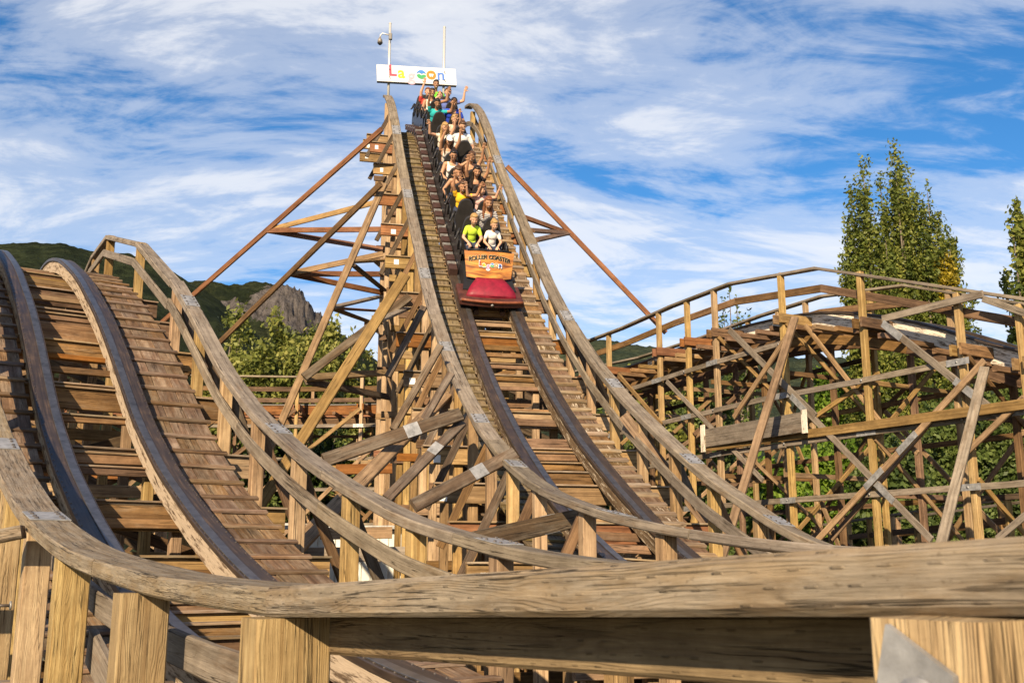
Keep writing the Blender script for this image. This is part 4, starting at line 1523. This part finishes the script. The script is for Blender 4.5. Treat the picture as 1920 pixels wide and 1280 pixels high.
def front(T):
    # body cheeks that close the nose under the panel
    def ring(x, hw, z0, z1):
        return [(x, -hw, z0), (x, hw, z0), (x, hw, z1), (x, -hw, z1)]
    loft('nose_box', [ring(1.25, .465, .05, .34), ring(1.9, .47, .05, .34), ring(2.28, .53, .05, .22)], M['blackm'], T, smooth=False)
    # varnished panel, gently bowed, leaning back
    N = 18
    vs, fs, uv = [], [], []
    for face in (0, 1):
        for j in range(5):
            v_ = j / 4
            for i in range(N + 1):
                y = -1 + 2 * i / N
                hw = .445 + .055 * v_
                bow = .07 * (1 - y * y)
                crown = .035 * (1 - y * y) * v_
                x = 2.02 - .30 * v_ + bow - face * .03
                vs.append((x, y * hw, .36 + .41 * v_ + crown))
    W_ = N + 1
    B = 5 * W_
    def add(f):
        fs.append(f)
        for k in f:
            p = vs[k]
            uv.append((p[1], p[2]))
    for j in range(4):
        for i in range(N):
            a = j * W_ + i
            add((a, a + 1, a + W_ + 1, a + W_))
            add((B + a, B + a + W_, B + a + W_ + 1, B + a + 1))
    for i in range(N):
        add((4 * W_ + i, 4 * W_ + i + 1, B + 4 * W_ + i + 1, B + 4 * W_ + i))
        add((i, B + i, B + i + 1, i + 1))
    for j in range(4):
        a = j * W_
        add((a, a + W_, B + a + W_, B + a))
        a += N
        add((a, B + a, B + a + W_, a + W_))
    pan = mesh_obj('front_panel', vs, fs, M['varnish'], T, uv, smooth=False)
    # bowed coordinates for lettering
    def onpanel(y, v_):
        hw = .445 + .055 * v_
        q = y / hw
        bow = .07 * (1 - q * q)
        crown = .035 * (1 - q * q) * v_
        return V((2.02 - .30 * v_ + bow, y, .36 + .41 * v_ + crown))
    def pframe(y, v_, lift=.012, rot=0):
        p = onpanel(y, v_)
        ey = (onpanel(y + .01, v_) - onpanel(y - .01, v_)).normalized()
        ez = (onpanel(y, v_ + .02) - onpanel(y, v_ - .02)).normalized()
        nn = ey.cross(ez).normalized()
        ez = nn.cross(ey)
        R = Matrix(((ey.x, ez.x, nn.x, p.x + nn.x * lift), (ey.y, ez.y, nn.y, p.y + nn.y * lift), (ey.z, ez.z, nn.z, p.z + nn.z * lift), (0, 0, 0, 1)))
        return R @ Matrix.Rotation(rot, 4, 'Z')
    txt = 'ROLLER COASTER'
    adv = {'I': .5, ' ': .55, 'L': .78, 'E': .82, 'R': .95, 'S': .88, 'T': .85, 'A': 1.0, 'O': 1.1, 'C': 1.02}
    tot = sum(adv[c] for c in txt)
    cur = -tot / 2
    cream = plain('cream_letter_edge', (.80, .66, .40), .5)
    blk = plain('black_letter_paint', (.012, .010, .010), .4)
    for ch in txt:
        w = adv[ch]
        yy = (cur + w / 2) / tot * .83
        cur += w
        if ch == ' ':
            continue
        for size, mt, lift, nm in ((.112, blk, .012, 'letter'),):
            F = pframe(yy, .815 - .16 * (yy / .45) ** 2, lift, -yy * .28)
            for ox, oy in ((-.006, 0), (.006, 0), (0, .006), (0, -.006)):
                put_text('letter_outline', text_mesh(ch, size, .0006), cream, pan, F @ Matrix.Translation((ox, oy, -.006)))
            for ox in (-.0025, .0025):
                put_text(nm, text_mesh(ch, size, .001), mt, pan, F @ Matrix.Translation((ox, 0, 0)))
    lagoon(pan, pframe(.01, .53, .014), .46, outline=M['white'])
    # red hood: hipped cover over the nose
    def hr(x, hw, z, e=.03):
        return [(x, -hw, z - .10), (x, -hw + e, z), (x, hw - e, z), (x, hw, z - .10)]
    rg = [[(2.03, -.36, .40), (2.03, .36, .40), (2.03, .40, .30), (2.03, -.40, .30)],
          [(2.10, -.37, .405), (2.10, .37, .405), (2.10, .42, .28), (2.10, -.42, .28)],
          [(2.40, -.46, .30), (2.40, .46, .30), (2.40, .48, .18), (2.40, -.48, .18)],
          [(2.50, -.47, .22), (2.50, .47, .22), (2.50, .48, .16), (2.50, -.48, .16)]]
    # bow the hood forward in the middle
    NN = 9
    rings = []
    for (x, hw, z, drop) in ((2.10, .26, .40, .02), (2.17, .29, .395, .05), (2.28, .36, .365, .06), (2.41, .44, .31, .06), (2.49, .475, .262, .05), (2.53, .48, .225, .04)):
        top = [(x + .05 * (1 - q * q), q * hw, z + .02 * (1 - q * q)) for q in np.linspace(-1, 1, NN)]
        bot = [(x + .05 * (1 - q * q), q * (hw + .03), z - drop - .07) for q in np.linspace(1, -1, NN)]
        rings.append(top + bot)
    loft('nose_hood', rings, M['red'], T, smooth=True)
    # bumper shelf
    rings = []
    for (z, e) in ((.05, .0), (.08, .03), (.17, .03), (.20, .0)):
        out = [(2.62 + e + .06 * (1 - q * q), q * (.60 + e), z) for q in np.linspace(-1, 1, 11)]
        back = [(2.02, .60 + e, z), (2.02, -.60 - e, z)]
        rings.append(out + back)
    loft('bumper', rings, M['redbrown'], T, smooth=False)
    tube('bumper_rim', [(2.655 + .06 * (1 - q * q), q * .60, .185) for q in np.linspace(-1, 1, 13)], .028, plain('orange_brown_rim', (.24, .075, .035), .45, 0, 9, .4), T, 8)
    rings = []
    for (z, x1) in ((-.10, 2.40), (.045, 2.60)):
        rings.append([(x1 + .05 * (1 - q * q), q * .55, z) for q in np.linspace(-1, 1, 9)] + [(1.9, .55, z), (1.9, -.55, z)])
    loft('nose_apron', rings, M['blackm'], T, smooth=False)
    for y in (-.26, .26):
        box_mesh('tow_eye', (2.52, y, -.12), .14, .09, .09, M['maroon'], T)
    tube('bumper_bolt', [(2.70, 0, .12), (2.73, 0, .12)], .03, M['galv'], T, 8)
    tube('panel_rail', [(1.72, -.44, .80), (1.74, -.2, .825), (1.75, 0, .83), (1.74, .2, .825), (1.72, .44, .80)], .018, M['blackm'], T, 6)


CARL = ['front coaster car with varnished panel and red nose carrying two children', 'second coaster car, right behind the front car', 'third coaster car, between the second and the last', 'last coaster car at the crest below the white sign']
for i in range(4):
    CARS.append(make_car(i, CARL[i]))

# ------------------------------------------------------------------ RIDERS
SKIN = [plain('skin_fair', (.62, .36, .24), .55), plain('skin_tan', (.50, .27, .16), .55), plain('skin_brown', (.36, .19, .11), .55)]
HAIRM = {'blond': plain('blond_hair', (.42, .26, .10), .6, 0, 40, .4), 'brown': plain('brown_hair', (.09, .045, .022), .5, 0, 40, .4), 'dark': plain('dark_hair', (.022, .014, .010), .45, 0, 40, .3),
         'auburn': plain('auburn_hair', (.20, .075, .03), .5, 0, 40, .4), 'white': M['white']}
EYE = plain('eye_dark', (.03, .02, .018), .3)
LIP = plain('lip_red', (.36, .10, .08), .45)
TEETH = plain('teeth', (.75, .70, .62), .4)


def shirt_mat(name, col, stripe=None, spots=None):
    m, g, b = new_mat(name)
    t = g.n('ShaderNodeTexCoord')
    s = g.n('ShaderNodeSeparateXYZ', {0: (t, 'Object')})
    n = g.n('ShaderNodeTexNoise', {'Vector': (t, 'Object'), 'Scale': 9.0, 'Detail': 3.0})
    c = g.mix(n, tuple(.8 * q for q in col), tuple(min(1, 1.12 * q) for q in col))
    if stripe:
        f = g.math('GREATER_THAN', g.math('FRACT', g.math('MULTIPLY', (s, 2), 30.0)), .5)
        c = g.mix(f, c, stripe)
    if spots:
        vr = g.n('ShaderNodeTexVoronoi', {'Vector': (t, 'Object'), 'Scale': 22.0})
        c = g.mix(g.math('LESS_THAN', (vr, 'Distance'), .24), c, spots)
    g.set(b, 'Base Color', c)
    g.set(b, 'Roughness', .85)
    g.set(b, 'Specular IOR Level', .15)
    g.set(b, 'Normal', g.n('ShaderNodeBump', {'Strength': .5, 'Distance': .02, 'Height': n}))
    return m


def bm_capsule(bm, a, b, r0, r1, seg=12):
    a, b = V(a), V(b)
    d = b - a
    L = max(d.length, 1e-5)
    q = d.to_track_quat('Z', 'Y').to_matrix().to_4x4()
    rings = []
    prof = [(-r0, 0.0), (-r0 * .8, r0 * .6), (0, r0), (L, r1), (L + r1 * .8, r1 * .6), (L + r1, 0)]
    prev = None
    for z, r in prof:
        if r == 0:
            vs = [bm.verts.new(a + q.to_3x3() @ V((0, 0, z)))]
        else:
            vs = [bm.verts.new(a + q.to_3x3() @ V((r * cos(2 * pi * k / seg), r * sin(2 * pi * k / seg), z))) for k in range(seg)]
        if prev is not None:
            if len(prev) == 1:
                for k in range(seg):
                    bm.faces.new((prev[0], vs[(k + 1) % seg], vs[k]))
            elif len(vs) == 1:
                for k in range(seg):
                    bm.faces.new((prev[k], prev[(k + 1) % seg], vs[0]))
            else:
                for k in range(seg):
                    bm.faces.new((prev[k], prev[(k + 1) % seg], vs[(k + 1) % seg], vs[k]))
        prev = vs


def bm_ell(bm, c, r, rot=None, k=1.0):
    r = tuple(q * k for q in r)
    Mx = Matrix.Translation(V(c)) @ (rot or Matrix.Identity(4)) @ Matrix.Diagonal((*r, 1))
    bmesh.ops.create_uvsphere(bm, u_segments=20, v_segments=14, radius=1, matrix=Mx)


def remesh(bm, voxel, smooth_it=3):
    me = bpy.data.meshes.new('tmp')
    bm.to_mesh(me)
    bm.free()
    ob = bpy.data.objects.new('tmp', me)
    ROOT.objects.link(ob)
    md = ob.modifiers.new('r', 'REMESH')
    md.mode = 'VOXEL'
    md.voxel_size = voxel
    md.use_smooth_shade = True
    sm = ob.modifiers.new('s', 'SMOOTH')
    sm.iterations = smooth_it
    sm.factor = .5
    dg = bpy.context.evaluated_depsgraph_get()
    out = bpy.data.meshes.new_from_object(ob.evaluated_get(dg))
    bpy.data.objects.remove(ob)
    bpy.data.meshes.remove(me)
    return out


def elbow(sh, hand, l1, l2, hint):
    d = hand - sh
    D = min(d.length, (l1 + l2) * .985)
    hand = sh + d.normalized() * D
    a = (l1 * l1 - l2 * l2 + D * D) / (2 * D)
    h = sqrt(max(0, l1 * l1 - a * a))
    u = d.normalized()
    w = hint - u * hint.dot(u)
    w.normalize()
    return sh + u * a + w * h, hand


def person(label, row, sd, shirt, skin=0, hair='brown', style='short', arms=('bar', 'bar'), scale=1.0, sleeve=.5, lean=0.0, turn=0.0, pants=None, smile=True, glasses=False, cap=False, neck=0, lift=0.0, yoff=0.0, kid=False):
    """local frame: x = wearer's left (picture right), y = forward, z = up; hip at origin"""
    bm = bmesh.new()
    prims = []          # (a, b, r0, r1, label)

    def cap_(a, b, r0, r1, lab):
        bm_capsule(bm, a, b, r0, r1)
        prims.append((V(a), V(b), r0, r1, lab))

    fem = style in ('long', 'tail', 'bun') and not kid
    hs = 1.2 if kid else 1.03
    shw = .145 if kid else (.165 if fem else .185)
    # torso as one block of overlapping ellipsoids
    bm_ell(bm, (0, -.01, .08), (.165, .125, .13)); prims.append((V((-.06, -.01, .08)), V((.06, -.01, .08)), .12, .12, 'p'))
    bm_ell(bm, (0, 0, .25), (.135 if fem else shw - .03, .105, .22)); prims.append((V((-.04, 0, .18)), V((.04, 0, .30)), .11, .11, 's'))
    bm_ell(bm, (0, .005, .40), (shw - .005, .112, .15)); prims.append((V((-.09, 0, .40)), V((.09, 0, .40)), .12, .12, 's'))
    cap_((-shw + .015, -.01, .485), (shw - .015, -.01, .485), .062, .062, 's')
    if fem:
        for q in (-.065, .065):
            bm_ell(bm, (q, .075, .37), (.06, .055, .062))
            prims.append((V((q, .075, .37)), V((q, .076, .37)), .055, .055, 's'))
    cap_((0, -.012, .50), (0, .008, .62), .056, .05, 'k')
    # head
    Rt = Matrix.Rotation(turn, 4, 'Z') @ Matrix.Rotation(lean, 4, 'X')
    hc = V((0, .02, .735))

    def H(p):
        return hc + (Rt @ V((p[0] * hs, p[1] * hs, p[2] * hs)))

    bm_ell(bm, H((0, -.008, .02)), (.078, .098, .10), Rt, hs)
    bm_ell(bm, H((0, .022, -.045)), (.060, .072, .072), Rt, hs)
    bm_ell(bm, H((0, .045, -.088)), (.032, .03, .028), Rt, hs)
    prims.append((H((0, 0, .02)), H((0, .02, -.05)), .085, .07, 'k'))
    bm_capsule(bm, H((0, .088, .015)), H((0, .108, -.018)), .009, .015, 8)
    for q in (-1, 1):
        bm_ell(bm, H((q * .079, -.008, -.008)), (.012, .02, .030), Rt, hs)
        bm_ell(bm, H((q * .035, .068, -.022)), (.024, .02, .022), Rt, hs)
    # legs
    for q in (-1, 1):
        cap_((q * .085, .02, .055), (q * .11, .40, .10), .083, .060, 'p')
        cap_((q * .11, .40, .10), (q * .11, .50, -.14), .056, .042, 'p')
        cap_((q * .11, .50, -.14), (q * .11, .60, -.16), .036, .028, 'p')
    # arms and hands
    for q, pose in zip((1, -1), arms):
        shp = V((q * shw, -.01, .478))
        out_ = V((q, 0, 0))
        if pose == 'bar':
            hd, hint = V((q * .12, .33, .22)), V((q * .8, -.3, -.6))
            fd = V((-q * .25, .6, -.25))
        elif pose == 'up':
            hd, hint = V((q * .25, .05, 1.05)), V((q * 1, .25, 0))
            fd = V((q * .10, .06, 1))
        elif pose == 'wide':
            hd, hint = V((q * .42, .12, .80)), V((q * .3, .2, -1))
            fd = V((q * .35, .1, 1))
        elif pose == 'in':
            hd, hint = V((q * .12, .08, 1.02)), V((q * 1, .4, -.2))
            fd = V((-q * .08, .02, 1))
        elif pose == 'face':
            hd, hint = V((q * .05, .17, .60)), V((q * .7, .3, -1))
            fd = V((-q * .05, .02, 1))
        elif pose == 'front':
            hd, hint = V((q * .05, .22, .74)), V((q * .9, .3, -.6))
            fd = V((-q * .05, .05, 1))
        else:
            hd, hint = V((q * .20, .20, .10)), V((q, -.5, 0))
            fd = V((0, .7, -.4))
        el, hd = elbow(shp, hd, .265, .24, hint)
        mid = shp.lerp(el, sleeve)
        if sleeve > 0:
            cap_(shp, mid, .058, .054, 's')
        cap_(shp if sleeve == 0 else mid, el, .047 if sleeve else .05, .040, 'k')
        cap_(el, hd, .040, .027, 'k')
        fd.normalize()
        pn = V((0, 1, 0)) if pose not in ('bar', 'rest') else V((0, 0, -1))
        ac = fd.cross(pn).normalized()
        pn = ac.cross(fd).normalized()
        palm = hd + fd * .045
        rot = Matrix((ac, fd, pn)).transposed().to_4x4()
        bm_ell(bm, palm, (.042, .05, .018), rot)
        prims.append((hd, hd + fd * .08, .035, .03, 'k'))
        curl = .75 if pose == 'bar' else .12
        for k, (ox, L) in enumerate(((-.032, .058), (-.011, .068), (.011, .065), (.031, .052))):
            b0 = hd + fd * .085 + ac * ox
            d1 = (fd * cos(curl * .5) + pn * sin(curl * .5) + ac * ox * 2.2).normalized()
            d2 = (fd * cos(curl * 1.6) + pn * sin(curl * 1.6) + ac * ox * 2.2).normalized()
            b1 = b0 + d1 * L * .55
            bm_capsule(bm, b0, b1, .0105, .0098, 8)
            bm_capsule(bm, b1, b1 + d2 * L * .5, .0098, .0085, 8)
            prims.append((b0, b1 + d2 * L * .5, .012, .01, 'k'))
        td = (fd * .6 - ac * q * .75 + pn * .25).normalized()
        tb = hd + fd * .025 - ac * q * .030
        bm_capsule(bm, tb, tb + td * .04, .013, .012, 8)
        bm_capsule(bm, tb + td * .04, tb + td * .04 + (td + fd * .5).normalized() * .03, .012, .010, 8)
        prims.append((tb, tb + td * .07, .014, .012, 'k'))
    me = remesh(bm, .0095, 2)
    nP = len(me.polygons)
    ctr = np.empty(nP * 3, dtype=np.float32)
    me.polygons.foreach_get('center', ctr)
    ctr = ctr.reshape(-1, 3)
    best = np.full(nP, 1e9)
    lab = np.zeros(nP, dtype=np.int32)
    code = {'k': 0, 's': 1, 'p': 2}
    for a, b, r0, r1, L in prims:
        a_, b_ = np.array(a), np.array(b)
        d = b_ - a_
        dd = max(float(d @ d), 1e-9)
        t = np.clip(((ctr - a_) @ d) / dd, 0, 1)
        dist = np.linalg.norm(ctr - (a_ + t[:, None] * d), axis=1) - (r0 + (r1 - r0) * t)
        m = dist < best
        best[m] = dist[m]
        lab[m] = code[L]
    # neckline
    if neck:
        lab[(lab == 1) & (np.abs(ctr[:, 0]) < .075 + (ctr[:, 2] - .5) * .3) & (ctr[:, 2] > .53 - neck) & (ctr[:, 1] > -.03)] = 0
    # sleeveless: bare shoulder caps
    if sleeve == 0:
        lab[(lab == 1) & (np.abs(ctr[:, 0]) > shw - .045)] = 0
    # face marks
    inv = Rt.inverted()
    loc = (ctr - np.array(hc)) @ np.array(inv.to_3x3()).T / hs
    for q in (-1, 1):
        e = ((loc[:, 0] - q * .031) / .0125) ** 2 + ((loc[:, 2] - .012) / .0068) ** 2
        lab[(e < 1) & (loc[:, 1] > .05)] = 3
        e = ((loc[:, 0] - q * .032) / .017) ** 2 + ((loc[:, 2] - .034) / .0035) ** 2
        lab[(e < 1) & (loc[:, 1] > .05)] = 4
    cz = -.062 + (loc[:, 0] / .03) ** 2 * .008
    m = (np.abs(loc[:, 0]) < .029) & (np.abs(loc[:, 2] - cz) < .014) & (loc[:, 1] > .05)
    lab[m] = 5
    if smile:
        m = (np.abs(loc[:, 0]) < .022) & (np.abs(loc[:, 2] - cz) < .0075) & (loc[:, 1] > .05)
        lab[m] = 6
    pm = pants or PANTS
    me.materials.clear()
    for mt in (SKIN[skin], shirt, pm, EYE, HAIRM[hair if hair != 'white' else 'brown'], LIP, TEETH):
        me.materials.append(mt)
    me.polygons.foreach_set('material_index', lab)
    me.polygons.foreach_set('use_smooth', [True] * nP)
    me.update()
    o = bpy.data.objects.new('person', me)
    link(o)
    tag(o, label, 'person', 'riders on the coaster train')
    car, rx = CARS[(row - 1) // 3], ROWX[(row - 1) % 3]
    base = rail_frame(ARC1 + .9 + ((row - 1) // 3) * 3 * ROW)
    Mx = base @ Matrix.Translation((rx - .12, sd * .215 + yoff, .345 + lift)) @ Matrix(((0, 1, 0, 0), (1, 0, 0, 0), (0, 0, 1, 0), (0, 0, 0, 1)))
    # x(local)->y(car), y(local)->x(car): that is a mirror, so flip x to stay right handed
    Mx = base @ Matrix.Translation((rx - .12, sd * .215 + yoff, .345 + lift)) @ Matrix.Rotation(-pi / 2, 4, 'Z') @ Matrix.Scale(scale, 4)
    o.matrix_world = Mx
    # hair
    hb = bmesh.new()
    if cap:
        bm_ell(hb, H((0, -.012, .05)), (.088, .106, .085), Rt, hs)
        bm_ell(hb, H((0, .10, .055)), (.07, .075, .012), Rt, hs)
        hm = remesh(hb, .011, 2)
        hm.materials.clear()
        hm.materials.append(M['white'])
        ho = link(bpy.data.objects.new('cap', hm), o)
        hb = bmesh.new()
        bm_ell(hb, H((0, -.035, .0)), (.086, .085, .085), Rt, hs)
    else:
        bm_ell(hb, H((0, -.026, .040)), (.087, .094, .092), Rt, hs)
        bm_ell(hb, H((0, .015, .088)), (.07, .07, .036), Rt, hs)
    if style == 'long':
        for q in (-1, 1):
            bm_capsule(hb, H((q * .072, -.03, .02)), H((q * .075, -.01, -.10)), .034, .030)
            bm_capsule(hb, H((q * .075, -.01, -.10)), V((q * .085, .06, .50)), .032, .03)
            bm_capsule(hb, V((q * .085, .06, .50)), V((q * .075, .115, .40)), .032, .016)
        bm_capsule(hb, H((0, -.07, 0)), H((0, -.07, -.2)), .07, .06)
    elif style == 'tail':
        bm_capsule(hb, H((0, -.10, .03)), H((.03, -.15, -.12)), .04, .02)
        for q in (-1, 1):
            bm_capsule(hb, H((q * .074, -.02, .02)), H((q * .076, -.012, -.05)), .022, .012)
    elif style == 'bun':
        bm_ell(hb, H((0, -.09, .09)), (.05, .05, .05))
    hm = remesh(hb, .010, 1)
    for vtx in hm.vertices:
        vtx.co += V(noise.noise_vector(vtx.co * 40)) * .005
    hm.materials.clear()
    hm.materials.append(HAIRM[hair])
    link(bpy.data.objects.new('hair', hm), o)
    if glasses:
        gv, gf = [], []
        for q in (-1, 1):
            pts = [H((q * .034 + .023 * cos(a), .098, .012 + .016 * sin(a))) for a in np.linspace(0, 2 * pi, 13)]
            v2, f2 = tube_data(pts, [.0045] * 13, 6)
            b0 = len(gv)
            gv += v2
            gf += [tuple(i + b0 for i in f) for f in f2]
        mesh_obj('glasses', gv, gf, M['blackm'], o)
    return o


PANTS = shirt_mat('dark_blue_denim', (.035, .045, .08))
sm = shirt_mat
person('boy in a lime yellow T-shirt in the front row', 1, -1, sm('lime_shirt', (.52, .72, .06)), 0, 'blond', 'short', ('bar', 'bar'), .80, .6, lift=.12, kid=True)
person('girl in a white T-shirt in the front row', 1, 1, sm('white_shirt', (.80, .76, .74)), 0, 'blond', 'bun', ('bar', 'bar'), .75, .55, turn=.15, lift=.07, kid=True)
person('woman in a navy and white striped shirt beside the empty seat', 2, 1, sm('striped_shirt', (.05, .05, .075), stripe=(.55, .53, .52)), 1, 'auburn', 'long', ('rest', 'bar'), 1.0, .55, neck=.03)
person('girl in a yellow patterned top raising both arms', 3, -1, sm('yellow_shirt', (.85, .50, .03), spots=(.60, .33, .02)), 1, 'brown', 'tail', ('up', 'wide'), .88, .45, lift=.05, kid=True)
person('girl in a pink top waving beside the girl in yellow', 3, 1, sm('pink_shirt', (.80, .50, .46)), 0, 'auburn', 'tail', ('wide', 'wide'), .86, .3, lift=.04, kid=True)
person('girl in a black top with a hand at her face', 4, -1, sm('black_top', (.02, .018, .02)), 1, 'brown', 'tail', ('rest', 'face'), .92, 0, neck=.07, kid=True)
person('woman in a black blouse with long dark hair and raised arms', 4, 1, sm('black_blouse', (.025, .02, .022)), 1, 'dark', 'long', ('up', 'up'), 1.0, .35, neck=.08)
person('woman with glasses in a white tank top', 5, -1, sm('white_tank', (.80, .77, .74)), 1, 'dark', 'tail', ('bar', 'bar'), .98, 0, glasses=True, neck=.04)
person('rider in a tan top with both hands up in front of the face', 5, 1, sm('tan_top', (.60, .36, .22)), 1, 'brown', 'short', ('front', 'up'), .98, .3, neck=.05)
person('woman in a white cap and grey tank top with arms straight up', 6, -1, sm('grey_tank', (.55, .50, .45)), 1, 'brown', 'long', ('in', 'up'), 1.0, 0, cap=True, neck=.05)
person('blond rider in a cream top with a raised fist', 7, -1, sm('cream_top', (.72, .62, .50)), 0, 'blond', 'long', ('wide', 'up'), .95, .2)
person('man in a white T-shirt with hands down', 7, 1, sm('white_tee', (.80, .79, .78)), 0, 'brown', 'short', ('rest', 'rest'), 1.04, .6)
person('child with a raised hand behind the man in white', 8, 1, sm('peach_shirt', (.62, .42, .33)), 0, 'blond', 'tail', ('rest', 'in'), .82, .4, yoff=-.07, kid=True)
person('boy in a teal T-shirt with both arms raised', 9, -1, sm('teal_shirt', (.03, .38, .40)), 2, 'dark', 'short', ('up', 'wide'), .92, .5)
person('rider in a royal blue V-neck shirt', 9, 1, sm('royal_shirt', (.03, .07, .50)), 1, 'dark', 'short', ('rest', 'rest'), 1.0, .55, neck=.08)
person('rider in a white sleeveless top with one arm out', 10, -1, sm('white_vest', (.80, .76, .68)), 2, 'dark', 'short', ('bar', 'wide'), .98, 0, neck=.04)
person('rider in a blue polo shirt with one hand high', 10, 1, sm('polo_shirt', (.12, .16, .42)), 0, 'brown', 'short', ('rest', 'wide'), 1.04, .6)
person('rider in a red top with one arm straight up', 11, -1, sm('red_top', (.42, .05, .04)), 0, 'auburn', 'short', ('in', 'rest'), 1.0, .4)
person('rider with long brown hair in a mauve top beside the rider in red', 11, 1, sm('mauve_top', (.40, .25, .30)), 0, 'brown', 'long', ('front', 'rest'), .9, .4, yoff=-.08)
person('man in a bright green jacket in the last row under the sign', 12, 1, sm('green_jacket', (.16, .55, .05)), 2, 'dark', 'short', ('rest', 'rest'), 1.04, .9, lift=.22, yoff=-.1)
# print on the boy's shirt
print_m = plain('shirt_print', (.12, .16, .02), .8)

# ------------------------------------------------------------------ SIGN, POLES, CAMERA
SG = thing('sign_board', 'white sign with coloured letters on two poles above the crest', 'sign')
dS = 31.0
c0, c1, c2, c3 = at(707, 121, dS - .35), at(855, 130, dS + .25), at(853, 160, dS + .25), at(708, 152, dS - .35)
ex = (c1 - c0)
wS = ex.length
ex.normalize()
hS = ((c0 - c3).length + (c1 - c2).length) / 2
ez_ = (c0 - c3).normalized()
ny = ex.cross(ez_).normalized()
ez_ = ny.cross(ex)
ctr_ = (c0 + c1 + c2 + c3) / 4
Ms = Matrix(((ex.x, ez_.x, ny.x, ctr_.x), (ex.y, ez_.y, ny.y, ctr_.y), (ex.z, ez_.z, ny.z, ctr_.z), (0, 0, 0, 1)))
poly_prism('board', [(-wS / 2, -hS / 2), (wS / 2, -hS / 2), (wS / 2, hS / 2), (-wS / 2, hS / 2)], -.07, M['white'], SG, Ms)
poly_prism('bottom_trim', [(-wS / 2, -hS / 2 - .035), (wS / 2, -hS / 2 - .035), (wS / 2, -hS / 2 - .003), (-wS / 2, -hS / 2 - .003)], -.08, M['blackm'], SG, Ms)
lagoon(SG, Ms @ Matrix.Translation((.0, .03, .006)), wS * .72)
for px, py, bot in ((730, 45, 200), (833, 52, 215)):
    x = (px - 781) / 148 * wS
    p = Ms @ V((x, 0, -.13))
    t_ = at(px, py, p.y)
    b_ = V((p.x, p.y, at(px, bot, p.y).z))
    pl = tube('pole', [b_, V((p.x, p.y, t_.z))], .042, M['pole'], SG, 10)
    tube('pole_cap', [V((p.x, p.y, t_.z)), V((p.x, p.y, t_.z + .05))], [.05, .02], M['pole'], pl, 8)
    for z in (-.14, .14):
        q = Ms @ V((x, z, .03))
        tube('bolt', [q, q + ny * .04], .018, M['galv'], pl, 6)
CM = thing('security_camera', 'grey dome security camera on a curved arm at the left sign pole', 'camera')
q0 = V(((730 - 960) / 1800 * 0, 0, 0))
xp = (730 - 781) / 148 * wS
pp = Ms @ V((xp, 0, .05))
d_ = pp.y
aa = at(728, 67, d_)
pts = [V((pp.x, d_, aa.z)), at(722, 64, d_), at(717, 63, d_), at(713.5, 66, d_), at(712.5, 72, d_)]
tube('arm', pts, .022, M['pole'], CM, 8)
h0, h1, h2, h3 = at(712.5, 71, d_), at(712.5, 75, d_), at(712.5, 81, d_), at(712.5, 84, d_)
tube('housing', [h0, h1, h2], [.03, .07, .088], M['grate'], CM, 14)
dm = [h2 + V((0, 0, -.004)), h2.lerp(h3, .5), h3, h3 + V((0, 0, -.02))]
tube('dome', dm, [.075, .068, .045, .01], M['blackm'], CM, 14)
beam('bracket', V((pp.x, d_, aa.z - .14)), V((pp.x, d_, aa.z + .06)), .10, .10, M['blackm'], CM)

bpy.context.view_layer.layer_collection.children['scene_objects'].exclude = False
scene.camera = cam
